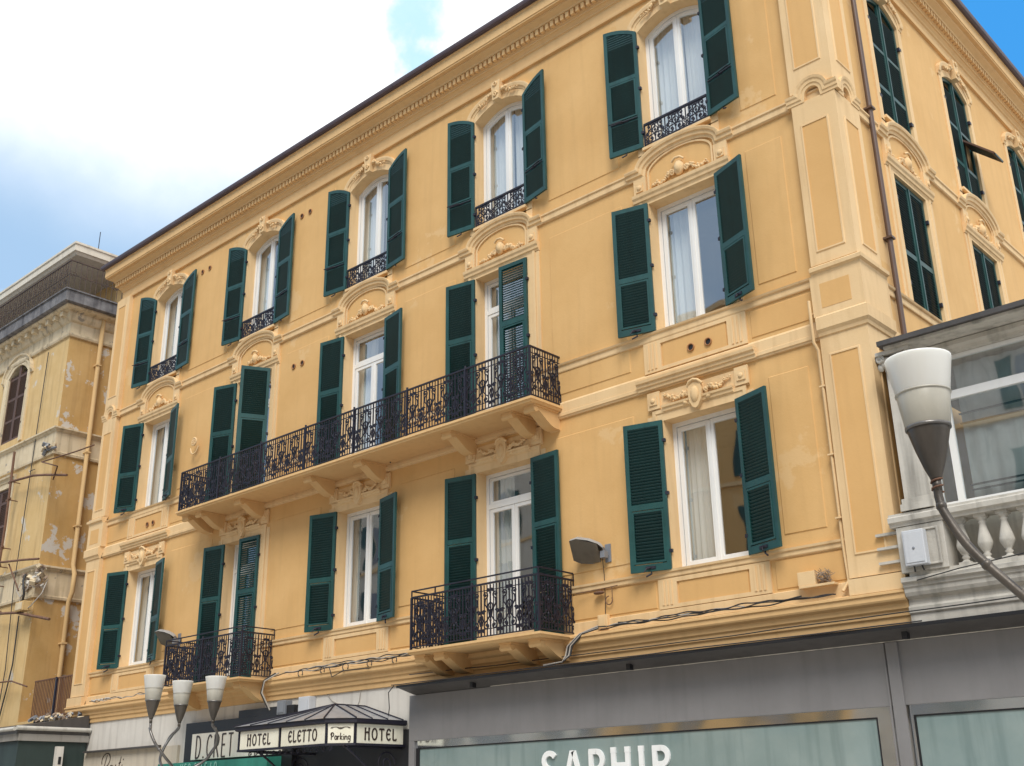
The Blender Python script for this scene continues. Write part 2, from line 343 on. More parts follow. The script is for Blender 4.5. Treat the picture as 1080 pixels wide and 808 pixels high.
wall_mesh(mb, XL0, XR0, 1.9, 13.1, rows, PF)
srows = [(y, [(B0, B1, 0), (A0, A1, AR)]) for y in SW]
wall_mesh(mb, 0, 16, 1.9, 13.1, srows, PS, hw=0.55, depth=0.2)
mb.quad((XL0, 0, G), (XL0, 16, G), (XL0, 16, 13.1), (XL0, 0, 13.1))
mb.quad((XL0, 16, G), (XR0, 16, G), (XR0, 16, 13.1), (XL0, 16, 13.1))
mb.quad((XR0, 0, G), (XR0, 16, G), (XR0, 16, 1.9), (XR0, 0, 1.9))
mb.build('wall', [WALL, TRIM], hotel)
mb = MB(); mb.box(XL0 + .02, XR0 - .02, 0, 0.3, G, 1.9); mb.build('ground_floor_wall', WHITEWALL, hotel)
# inside: back wall of the front rooms and floors (seen through the panes)
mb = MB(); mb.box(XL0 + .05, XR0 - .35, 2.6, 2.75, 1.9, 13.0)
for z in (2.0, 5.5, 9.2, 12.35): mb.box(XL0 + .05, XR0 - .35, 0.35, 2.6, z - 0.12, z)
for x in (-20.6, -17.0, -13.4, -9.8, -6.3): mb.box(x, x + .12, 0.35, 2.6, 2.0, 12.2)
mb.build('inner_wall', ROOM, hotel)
# roof
mb = MB()
ov = 0.45; x0, x1, y0, y1 = XL0 - ov, XR0 + ov, -ov, 16 + ov; rz0 = 13.27; hz = 16.2
mb.add([(x0, y0, rz0), (x1, y0, rz0), (x1, y1, rz0), (x0, y1, rz0), (x0 + 7, 8, hz), (x1 - 7, 8, hz)],
       [(0, 1, 5, 4), (1, 2, 5), (2, 3, 4, 5), (3, 0, 4), (3, 2, 1, 0)])
mb.build('roof', weathered('roof_tiles', (0.25, 0.12, 0.07), (0.15, 0.08, 0.05)), hotel)
# cornice with dentils, gutter
PATH = [(XL0, 16), (XL0, 0), (XR0, 0), (XR0, 16)]
FP = lambda a, b, o: (a, b, o)
def around(mb, prof, path=PATH, mi=0):       # prof = [(out, z)]
    mb.sweep(path, [(q, z) for q, z in prof], FP, mi=mi)
mb = MB()
around(mb, [(0, 12.28), (.05, 12.28), (.055, 12.31), (.055, 12.35), (.03, 12.37), (.02, 12.38), (.02, 12.54), (.045, 12.555), (.05, 12.58), (.09, 12.62), (.11, 12.625), (.11, 12.665),
            (.13, 12.675), (.13, 12.80), (.20, 12.81), (.21, 12.84), (.24, 12.86), (.30, 12.895), (.305, 12.93), (.37, 12.935), (.37, 12.965), (.385, 12.97), (.385, 13.16), (.40, 13.165), (.40, 13.20), (0, 13.24)])
d = 0.115
x = XL0 - .15
while x < XR0 + .12: mb.box(x, x + d * .58, -.195, -.128, 12.685, 12.792); x += d
y = 0.0
while y < 15.8:
    mb.box(XR0 + .128, XR0 + .195, y, y + d * .58, 12.685, 12.792); y += d
y = 0.0
while y < 3: mb.box(XL0 - .195, XL0 - .128, y, y + d * .58, 12.685, 12.792); y += d
mb.build('cornice', CORN, hotel)
mb = MB()
around(mb, [(.39, 13.185), (.44, 13.185), (.475, 13.205), (.485, 13.24), (.485, 13.285), (.47, 13.295), (.455, 13.285), (.39, 13.285)])
mb.build('gutter', GUTTER, hotel)
# horizontal courses; the pilasters and pediments stand in front of them
SCP = [(0, 9.04), (.03, 9.045), (.045, 9.06), (.045, 9.15), (.065, 9.165), (.065, 9.19), (0, 9.215)]
segs = [(XL0, CX[0] - .93)] + [(CX[i] + .93, CX[i + 1] - .93) for i in range(4)] + [(CX[4] + .93, XR0)]
for i, (a, b) in enumerate(segs):
    pth = [(a, 0), (b, 0)]
    if i == 5: pth = [(a, 0), (XR0, 0), (XR0, SW[0] - .9)]
    if i == 0: pth = [(XL0, 8), (XL0, 0), (b, 0)]
    mb = MB(); around(mb, SCP, pth); mb.build('string_course', TRIM, hotel)
for i in range(3):
    mb = MB(); around(mb, SCP, [(XR0, SW[i] + .9), (XR0, SW[i + 1] - .9)]); mb.build('string_course', TRIM, hotel)
SILLP = [(0, 6.31), (.025, 6.315), (.03, 6.33), (.03, 6.405), (.055, 6.42), (.065, 6.445), (0, 6.455)]
mb = MB()
for a, b in ((None, CX[1] - .62), (CX[1] + .62, CX[2] - .62), (CX[2] + .62, CX[3] - .62), (CX[3] + .62, None)):
    if a is None: pth = [(XL0, 8), (XL0, 0), (b, 0)]
    elif b is None: pth = [(a, 0), (XR0, 0), (XR0, 16)]
    else: pth = [(a, 0), (b, 0)]
    around(mb, SILLP, pth)
mb.build('upper_sill_course', TRIM, hotel)
mb = MB()
around(mb, [(0, 5.555), (.03, 5.56), (.035, 5.58), (.05, 5.59), (.05, 5.64), (.035, 5.65), (.035, 5.79), (.0, 5.83)])
mb.build('floor_course', TRIM, hotel)
mb = MB()
LS = [(0, 2.85), (.03, 2.86), (.035, 2.87), (.035, 2.92), (.055, 2.93), (.06, 2.96), (0, 2.972)]
for a, b in ((None, CX[1] - .62), (CX[1] + .62, CX[3] - .62), (CX[3] + .62, None)):
    if a is None: pth = [(XL0, 8), (XL0, 0), (b, 0)]
    elif b is None: pth = [(a, 0), (XR0, 0)]
    else: pth = [(a, 0), (b, 0)]
    around(mb, LS, pth)
around(mb, [(0, 2.27), (.035, 2.275), (.035, 2.43), (0, 2.445)], [(XL0, 8), (XL0, 0), (XR0, 0)])
mb.build('lower_sill_course', TRIM, hotel)
mb = MB()
around(mb, [(0, 1.87), (.03, 1.875), (.035, 1.95), (.06, 1.965), (.065, 2.02), (.09, 2.04), (.10, 2.10), (.15, 2.125), (.16, 2.145), (.16, 2.20), (.18, 2.21), (.18, 2.235), (.02, 2.285)], [(XL0, 8), (XL0, 0), (-5.30, 0)])
mb.build('base_moulding', CORN, hotel)

# raised plain panels of the walls between the windows, one mesh
mb = MB()
def raised(mb, x0, x1, z0, z1, t=0.012, mi=0):
    e = 0.012
    mb.add([(x0, 0, z0), (x1, 0, z0), (x1, 0, z1), (x0, 0, z1), (x0 + e, -t, z0 + e), (x1 - e, -t, z0 + e), (x1 - e, -t, z1 - e), (x0 + e, -t, z1 - e)],
           ((4, 5, 6, 7), (0, 1, 5, 4), (1, 2, 6, 5), (2, 3, 7, 6), (3, 0, 4, 7)), mi)
xs = [(CX[i] + 1.08, CX[i + 1] - 1.12) for i in range(4)] + [(CX[4] + 1.10, -6.22)]
for k, (a, b) in enumerate(xs):
    for z0_, z1_ in ((9.42, 12.08), (6.62 if k in (0, 4) else 5.95, 8.74), (3.14, 5.27)):
        mb = MB(); raised(mb, a, b, z0_, z1_); mb.build('wall_panel', WALL, hotel)
xe = [(CX[i] + .90, CX[i + 1] - .90) for i in range(4)] + [(CX[4] + .92, -6.05)]
for k, (a, b) in enumerate(xe):
    if k in (0, 4): mb = MB(); raised(mb, a, b - (.6 if k == 0 else 0), 5.88, 6.27); mb.build('wall_panel', PANEL, hotel)
    mb = MB(); raised(mb, a, b, 2.47, 2.84); mb.build('wall_panel', PANEL, hotel)
for z0_, z1_ in ((5.88, 6.27), (2.47, 2.84)): mb = MB(); raised(mb, XL0 + .62, CX[0] - .86, z0_, z1_); mb.build('wall_panel', PANEL, hotel)

# ---- shutters
def shutter_mesh(kind, face):
    """local: hinge at x=0, free edge x=W, y thickness, z from 0 to H; face=+1/-1 is the y side with the latch"""
    W = 0.592; T = 0.019; st = 0.062
    H = {'A': A1 - A0 - .01, 'B': B1 - B0, 'C': C1 - C0, 'Bd': B1 - BD - .02, 'Cd': C1 - CD - .02, 'S': B1 - B0}[kind]
    mb = MB()
    rise = (lambda x: 0.0) if kind != 'A' else (lambda x: AR * (1 - ((0.6 - x) / 0.6) ** 2))
    # stiles
    for a, b in ((0.004, st), (W - st, W)):
        mb.prism([(a, 0), (b, 0), (b, H + rise(b)), (a, H + rise(a))], lambda p, q, dd: (p, dd, q), -T, T)
    def rail(z0, z1, curved=False):
        if curved:
            n = 5
            for k in range(n):
                a = st + (W - 2 * st) * k / n; b = st + (W - 2 * st) * (k + 1) / n
                mb.prism([(a, z0 + rise(a)), (b, z0 + rise(b)), (b, z1 + rise(b)), (a, z1 + rise(a))], lambda p, q, dd: (p, dd, q), -T + .001, T - .001)
        else: mb.box(st, W - st, -T + .001, T - .001, z0, z1)
    rail(H - .07, H, kind == 'A'); 
    if kind == 'A': bands = [(0, .085), (.53, .60), (1.32, 1.39)]
    elif kind in ('B', 'C', 'S'): bands = [(0, .10), (H * .405, H * .405 + .085)]
    elif kind == 'Bd': bands = [(0, .10), (1.70, 1.79)]
    else: bands = [(0, .10), (1.70, 1.78)]
    for a, b in bands: rail(a, b)
    zs = [b for a, b in bands] + []
    tops = [bands[i + 1][0] for i in range(len(bands) - 1)] + [H - .07]
    for bi, (z0, z1) in enumerate(zip(zs, tops)):
        inner = 0
        if (kind != 'A' and bi == 0) or (kind == 'A' and bi == 1):     # the flap that swings out: its own thin frame
            inner = .028
            for a, b in ((st, st + inner), (W - st - inner, W - st)): mb.box(a, b, -T - .006, T + .006, z0 + .012, z1 - .012)
            for a, b in ((z0 + .012, z0 + .012 + inner), (z1 - .012 - inner, z1 - .012)): mb.box(st + inner, W - st - inner, -T - .006, T + .006, a, b)
            z0 += .012 + inner; z1 -= .012 + inner
        xa, xb = st + inner, W - st - inner
        top_extra = rise(0.35) if (kind == 'A' and bi == len(zs) - 1) else 0
        p = 0.043; n = int((z1 + top_extra - z0) / p); p = (z1 + top_extra - z0) / n
        for k in range(n):
            zc = z0 + (k + .5) * p
            xa2, xb2 = xa, xb
            if top_extra:
                while zc + .02 > z1 + rise(xa2) and xa2 < xb2 - .05: xa2 += .03
            mb.obox(((xa2 + xb2) / 2, 0, zc), ((xb2 - xa2) / 2, 0, 0), (0, .0175, .0200 * face), (0, .0021, -.0018 * face), 1)
    if kind == 'A': mb.prism([(st, H - .16)] + [(st + (W - 2 * st) * q / 5, H - .05 + rise(st + (W - 2 * st) * q / 5)) for q in range(6)] + [(W - st, H - .16)], lambda p, q, dd: (p, dd, q), -.006, .006, 1)
    y = face * (T + .012)
    zl = .05 if kind != 'A' else .565
    mb.box(W * .38, W * .62, min(y, y - face * .014), max(y, y - face * .014), zl - .018, zl + .018, 2)
    mb.tube([(W * .5, y, zl), (W * .56, y + face * .05, zl - .015), (W * (.62 if kind != 'A' else .9), y + face * .07, zl - (.07 if kind != 'A' else .02))], .010, 5, 2)
    if kind == 'A': mb.tube([(W * .1, y, zl), (W * .9, y, zl + .0)], .011, 5, 2)
    mb.tube([(W * .5, face * .0, .02), (W * .5, 0, -.03), (W * .62, face * .03, -.07)], .013, 5, 2)
    for f in (.12, .5, .86): mb.box(-.028, .02, -T - .004, T + .004, H * f - .022, H * f + .022, 2)
    me_o = mb.build('shutter', [SHUT, LOUV, IRON], None)
    me = me_o.data; bpy.data.objects.remove(me_o); return me
SHM = {}
def shutter(kind, parent, side, ang, hw, hinge=None, label=None):
    """side -1 left hinge, +1 right hinge; ang = degrees away from the wall when open; hinge='closed' measures from closed"""
    ajar = hinge == 'ajar'
    if ajar: hinge = 'closed'
    if hinge == 'closed': rot = (PI + R_(ang)) if side > 0 else -R_(ang)
    else: rot = -R_(ang) if side > 0 else PI + R_(ang)
    face = (1 if side < 0 else -1) * (-1 if ajar else 1)
    key = (kind, face)
    if key not in SHM: SHM[key] = shutter_mesh(kind, face)
    o = bpy.data.objects.new('shutter', SHM[key]); COL.objects.link(o); o.parent = parent
    o.location = (side * hw, -0.045, 0.005); o.rotation_euler = (0, 0, rot)
    if label: o['label'] = label
    return o

# ---- windows: local origin at the middle of the sill line, x right, y inward
def window(kind, loc, rz=0, lft=(10, None), rgt=(10, None), curtain=(0.95, 0.95), hw=0.6, style=0):
    H = {'A': A1 - A0, 'B': B1 - B0, 'C': C1 - C0, 'Bd': B1 - BD, 'Cd': C1 - CD}[kind]
    ri = AR if kind == 'A' else 0
    d0 = 0.20; d1 = d0 + .06; n = 12 if ri else 1
    mb = MB()
    fd = lambda a, b, o: (a, o, b)
    # outer frame
    fw = .062
    outer = [(-hw, 0), (hw, 0)] + [(hw - 2 * hw * k / 12, H + arch(hw - 2 * hw * k / 12, hw, ri)) for k in range(13)] if ri else [(-hw, 0), (hw, 0), (hw, H), (-hw, H)]
    mb.sweep(outer, [(0, d0), (-fw, d0), (-fw, d1), (0, d1)], fd, closed=True)
    tz = None
    if kind == 'Bd': tz = 2.20
    if kind == 'Cd': tz = 2.25
    def sash(xa, xb, za, zb, y=d0 + .012, sw=.058, top=0):
        if top:
            pts = [(xa, za), (xb, za)]; m = 6
            pts += [(xb + (xa - xb) * k / m, zb + arch(xb + (xa - xb) * k / m, hw, ri)) for k in range(m + 1)]
        else: pts = [(xa, za), (xb, za), (xb, zb), (xa, zb)]
        mb.sweep(pts, [(0, y), (-sw, y), (-sw - .006, y + .012), (-sw - .006, y + .045), (0, y + .045)], fd, closed=True)
    e = .008; zt = H - fw - e if not tz else tz
    sash(-hw + fw + e, -.004, fw + e, zt, top=ri); sash(.004, hw - fw - e, fw + e, zt, top=ri)
    mb.box(-.022, .022, d0 - .004, d0 + .012, fw + .01, zt - .02 + ri * .9)
    if tz:
        mb.box(-hw + fw, hw - fw, d0 + .002, d1 - .002, tz + .002, tz + .075)
        sash(-hw + fw + e, hw - fw - e, tz + .08, H - fw - e, sw=.04)
        for s_ in (-1, 1):  # low solid rail of the door leaf
            mb.box(min(s_ * .06, s_ * (hw - fw - .05)), max(s_ * .06, s_ * (hw - fw - .05)), d0 + .02, d0 + .05, fw + .05, fw + .20)
    mb.box(-hw + .002, hw - .002, d0 - .03, d0 - .001, -.004 + .005, .03)
    name = 'balcony_door' if tz else 'window'
    wnd = mb.build(name, PVC, hotel, loc, rz)
    # glass: one mesh
    mb = MB(); y = d0 + .035
    def pane(xa, xb, za, zb, top=0):
        m = 6 if top else 1
        for k in range(m):
            a = xa + (xb - xa) * k / m; b = xa + (xb - xa) * (k + 1) / m
            mb.quad((a, y, za), (b, y, za), (b, y, zb + arch(b, hw, top)), (a, y, zb + arch(a, hw, top)))
    pane(-hw + fw + .06, -.055, fw + .06, zt - .055, ri); pane(.055, hw - fw - .06, fw + .06, zt - .055, ri)
    if tz: pane(-hw + fw + .04, hw - fw - .04, tz + .115, H - fw - .04)
    mb.build('pane', GLASS, wnd, world=False)
    # curtains
    cl, cr = curtain
    mb = MB(); rnd = random.Random(int(abs(loc[0]) * 100 + loc[2] * 7))
    def cur(xa, xb):
        m = 56; vs = []; ph = rnd.random() * 6; f1 = rnd.uniform(38, 80); f2 = rnd.uniform(100, 150); am_ = rnd.uniform(.012, .034); gt = rnd.uniform(.35, 1.0)
        for k in range(m + 1):
            u = k / m; xx = xa + (xb - xa) * u
            yy = .40 + am_ * math.sin(u * (xb - xa) * f1 + ph + 1.5 * math.sin(u * 5)) + .010 * math.sin(u * (xb - xa) * f2 + ph * 2)
            vs.append((xx, yy, .03)); vs.append((xx * .985, .40 + (yy - .40) * gt, H + ri - .01))
        mb.add(vs, [(2 * k, 2 * k + 2, 2 * k + 3, 2 * k + 1) for k in range(m)], 0, True)
    if cl: cur(-hw - .05, -hw - .05 + (hw + .05) * cl)
    if cr: cur(hw + .05 - (hw + .05) * cr, hw + .05)
    if mb.v: mb.build('curtain', CURT, wnd, world=False)
    for side, spec in ((-1, lft), (1, rgt)):
        if spec is None: continue
        shutter(kind, wnd, side, spec[0], hw, spec[1])
    return wnd

WF = {  # per column: A, B, C specs (left angle, right angle/closed, curtain coverage)
 'A': [((10, None), (5, None), (.8, .95)), ((8, None), (6, None), (.75, .9)), ((8, None), (8, None), (.95, .96)), ((9, None), (11, None), (.97, .97)), ((10, None), (12, None), (.97, .97))],
 'B': [((20, None), (17, None), (.5, .4)), ((18, None), (62, 'ajar'), (.5, .6)), ((10, None), (11, None), (.8, .9)), ((12, None), (3, 'closed'), (.75, .8)), ((15, None), (20, None), (.93, .42))],
 'C': [((18, None), (16, None), (.35, .5)), ((9, None), (5, 'closed'), (.3, .5)), ((16, None), (14, None), (.30, .85)), ((12, None), (5, None), (.72, .62)), ((15, None), (18, None), (.94, .12))]}
for i, cx in enumerate(CX):
    for row in 'ABC':
        l, r, c = WF[row][i]
        kind = row; z = {'A': A0, 'B': B0, 'C': C0}[row]
        if row == 'B' and i in (1, 2, 3): kind = 'Bd'; z = BD
        if row == 'C' and i in (1, 3): kind = 'Cd'; z = CD
        window(kind, (cx, 0, z), 0, l, r, c)

# ---- small relief ornaments
def leafrun(mb, x0, z0, x1, z1, n, sz, out, seed):
    rn = random.Random(seed)
    for k in range(n):
        t = (k + .5) / n; x = x0 + (x1 - x0) * t; z = z0 + (z1 - z0) * t + .025 * math.sin(t * 9)
        s_ = sz * (1.15 - .5 * t) * rn.uniform(.7, 1.3)
        mb.blob((x, -out, z), s_ * 1.5, s_ * .8, s_ * .6, ang=rn.uniform(-1.2, 1.2)); mb.blob((x + rn.uniform(-.02, .02), -out, z + rn.uniform(-.03, .03)), s_ * .7, s_, s_ * .9, ang=rn.uniform(0, 3))
def spiral(cx, cz, r0, r1, a0, turns, n=14):
    return [(cx + (r0 + (r1 - r0) * k / n) * math.cos(a0 + 2 * PI * turns * k / n), cz + (r0 + (r1 - r0) * k / n) * math.sin(a0 + 2 * PI * turns * k / n)) for k in range(n + 1)]
def relief_shell(mb, seed):       # tympanum of the curved pediments
    mb.blob((0, -.03, .16), .085, .06, .11); mb.blob((0, -.055, .15), .055, .045, .075)
    mb.tube([(-.10, -.05, .27), (-.03, -.07, .30), (.05, -.07, .29), (.10, -.05, .25)], .018, 6)
    for s_ in (-1, 1):
        leafrun(mb, s_ * .10, .13, s_ * .48, .045, 15, .028, .02, seed + s_)
        mb.tube([(s_ * (.12 + (p[0])), -.03, .12 + p[1]) for p in spiral(0, 0, .05, .012, 0, 1.2)], .013, 5)
def relief_shield(mb, seed):      # frieze over the first floor windows
    poly = [(-.085, .33), (-.10, .22), (-.085, .10), (-.04, .02), (0, 0), (.04, .02), (.085, .10), (.10, .22), (.085, .33), (0, .36)]
    mb.prism(poly, F3, 0.0, .075)
    mb.blob((0, -.075, .18), .062, .035, .11)
    mb.tube([(-.11, -.06, .30), (-.06, -.085, .35), (0, -.085, .37), (.06, -.085, .35), (.11, -.06, .30)], .02, 6)
    for s_ in (-1, 1):
        leafrun(mb, s_ * .12, .20, s_ * .50, .27, 18, .026, .03, seed + s_)
        mb.blob((s_ * .17, -.03, .12), .045, .03, .03, ang=s_ * .5)
def surround(kind, cx, P=None, side=False, hw=0.6, loc=None, rz=0):
    """built in local coordinates: x across, y=-out, z absolute"""
    jw = .17
    mb = MB(); rel = MB(); ros = []
    JP = [(0.001, 0), (0.001, .022), (.11, .022), (.118, .036), (jw, .036), (jw, 0)]
    if kind == 'A':
        n = 14
        pts = [(hw, A0 - .30)] + [(hw - 2 * hw * k / n, A1 + arch(hw - 2 * hw * k / n, hw, AR)) for k in range(n + 1)] + [(-hw, A0 - .30)]
        mb.sweep(pts, [(0.001, 0), (0.001, .018), (.13, .018), (.13, 0)], F3)
        n = 14; ww = hw + .05
        pts = [(ww + .12, A1 + .01), (ww, A1 + .01)] + [(ww * math.cos(PI * k / n) , A1 + .05 + (AR + .06) * math.sin(PI * k / n)) for k in range(1, n)] + [(-ww, A1 + .01), (-ww - .12, A1 + .01)]
        mb.sweep(pts, [(.0, 0), (0, .026), (.045, .036), (.05, .056), (.10, .068), (.125, .068), (.13, .0)], F3)
        k0, k1 = A1 + AR - .01, A1 + AR + .37
        mb.prism([(-.075, k0), (.075, k0), (.11, k1), (-.11, k1)], F3, 0, .11)
        rel.tube([(p[0] * .9, -.12, k0 + .10 + p[1]) for p in spiral(0, 0, .06, .015, 0, 1.3)], .016, 6)
        rel.tube([(p[0], -.12, k1 - .05 + p[1]) for p in spiral(0, 0, .05, .015, PI, 1.1)], .016, 6)
        for s_ in (-1, 1): leafrun(rel, s_ * .12, A1 + .38, s_ * .50, A1 + .19, 7, .030, .07, int(cx * 10) + s_)
        mb.box(-hw - .13, hw + .13, -.03, 0, 9.44, A0 - .28 + .02 + .15)     # plain block under the sill
        mb.box(-hw - .02, hw + .02, -.06, .2, A0 - .05, A0 - .004)
    elif kind == 'B':
        low = B0 if side or cx in (CX[0], CX[4]) else BD
        pts = [(hw, low + .005), (hw, B1), (-hw, B1), (-hw, low + .005)]
        mb.sweep(pts, JP, F3)
        # lintel shelf and side blocks
        mb.sweep([(hw + .26, B1 + .17), (-hw - .26, B1 + .17)], [(-.13, 0), (-.13, .024), (-.10, .034), (-.09, .052), (-.05, .058), (-.02, .078), (.03, .085), (.035, 0)], F3)
        for s_ in (-1, 1):
            a, b = sorted((s_ * (hw + .015), s_ * (hw + .24)))
            mb.box(a, b, -.045, 0, B1 + .205, 9.05)
            mb.box(a + .05, b - .05, -.062, -.045, B1 + .25, B1 + .38); ros.append(((a + b) / 2, -.065, B1 + .315, .045))
            # short pilaster strips outside the jambs
            a2, b2 = sorted((s_ * (hw + jw + .004), s_ * (hw + jw + .085)))
            mb.box(a2, b2, -.018, 0, low + .01, B1 + .03)
        n = 16; r = .70
        pts = [(.96, 9.13), (r, 9.13)] + [(r * math.cos(PI * k / n), 9.13 + .30 * math.sin(PI * k / n) ** .9) for k in range(1, n)] + [(-r, 9.13), (-.96, 9.13)]
        mb.sweep(pts, [(-.09, 0), (-.09, .035), (-.05, .045), (-.04, .070), (.01, .078), (.02, .10), (.055, .112), (.07, .112), (.075, 0)], F3)
        pts = [(r - .14, 8.80)] + [((r - .14) * math.cos(PI * k / n), 9.06 + .25 * math.sin(PI * k / n)) for k in range(n + 1)] + [(-r + .14, 8.80)]
        mb.sweep(pts, [(0, 0), (0, .025), (.03, .025), (.03, 0)], F3)
        t = MB(); relief_shell(t, int(cx * 10)); rel.add([(v[0] * 1.08, v[1] * 1.1, v[2] * 1.15 + B1 + .20) for v in t.v], t.f, 0, True)
    elif kind == 'C':
        low = C0 if cx in (CX[0], CX[2], CX[4]) else CD
        pts = [(hw, low + .005), (hw, C1), (-hw, C1), (-hw, low + .005)]
        mb.sweep(pts, JP, F3)
        mb.box(-hw - .22, hw + .22, -.018, 0, C1 + jw + .004, 5.50)
        mb.sweep([(hw - .02, C1 + .17), (-hw + .02, C1 + .17)], [(-.045, .0), (-.045, .036), (-.04, .05), (0, .055), (.01, .075), (.04, .08), (.045, 0)], F3)
        for s_ in (-1, 1):
            a, b = sorted((s_ * (hw + .02), s_ * (hw + .23)))
            mb.box(a, b, -.05, -.018, C1 + .19, 5.52); mb.box(a + .04, b - .04, -.068, -.05, C1 + .25, C1 + .38); ros.append(((a + b) / 2, -.07, C1 + .315, .04))
            a2, b2 = sorted((s_ * (hw + jw + .004), s_ * (hw + jw + .10)))
            mb.box(a2, b2, -.016, 0, low + .01, C1 + .10)
        if cx in (CX[0], CX[4]):
            mb.sweep([(.98, 5.66), (-.98, 5.66)], [(-.09, .05), (-.085, .062), (-.04, .068), (-.035, .088), (.01, .094), (.02, .12), (.06, .128), (.075, .03)], F3)
        t = MB(); relief_shield(t, int(cx * 10)); rel.add([(v[0] * 1.12, v[1] * 1.1 - .015, v[2] * 1.12 + C1 + .03) for v in t.v], t.f, 0, True)
    loc = loc or (cx, 0, 0)
    o = mb.build('window_surround', TRIM, hotel, loc, rz)
    rel.build('carved_ornament', TRIM, o, world=False)
    for (rx_, ry_, rz_, rr_) in ros:
        q_ = MB(); q_.blob((rx_, ry_, rz_), rr_, .02, rr_); q_.build('rosette', TRIM, o, world=False)
    return o
for cx in CX:
    for k in 'ABC': surround(k, cx)
for y in SW:
    surround('A', y, side=True, hw=.55, loc=(XR0, y, 0), rz=PI / 2); surround('B', y, side=True, hw=.55, loc=(XR0, y, 0), rz=PI / 2)
# aprons below the plain windows
def apron(cx, z0, z1, holes):
    mb = MB()
    for s_ in (-1, 1):
        a, b = sorted((s_ * .56, s_ * .86)); mb.box(a, b, -.026, 0, z0 + .002, z1 - .002)
        for k in range(3): mb.box(a + .065 + k * .065, a + .095 + k * .065, -.038, -.026, z0 + .05, z1 - .03)
    t = .03
    mb.box(-.56, .56, -.026, 0, z1 - .06, z1 - .002); mb.box(-.56, .56, -.026, 0, z0 + .002, z0 + .055)
    mb.box(-.53, .53, -.010, 0, z0 + .055, z1 - .06, 1)
    o = mb.build('sill_apron', [TRIM, PANEL], hotel, (cx, 0, 0))
def vent(x, z):
    mb = MB(); mb.lathe([(.042, .002), (.058, .004), (.060, .022), (.048, .026), (.044, .012), (.043, .004)], (0, 0, 0), 16, axis='y')
    mb.lathe([(.0001, .006), (.044, .006)], (0, 0, 0), 16, mi=1, axis='y')
    mb.build('wall_vent', [weathered_rust, BLACK], hotel, (x, -.010, z))
weathered_rust = weathered('clay_vent_ring', (0.36, 0.17, 0.07), (0.22, 0.10, 0.05))
for cx, h in ((CX[0], 1), (CX[4], 1)): apron(cx, 5.83, 6.31, h)
for cx in (CX[0], CX[2], CX[4]): apron(cx, 2.445, 2.85, 0)
for x, z in ((-21.14, 11.83), (-20.84, 11.83), (-17.36, 11.83), (-17.08, 11.83), (-17.35, 8.38), (-17.07, 8.38), (-7.96, 6.035), (-7.67, 6.035), (-22.50, 6.03), (-22.26, 6.03)): vent(x, z)

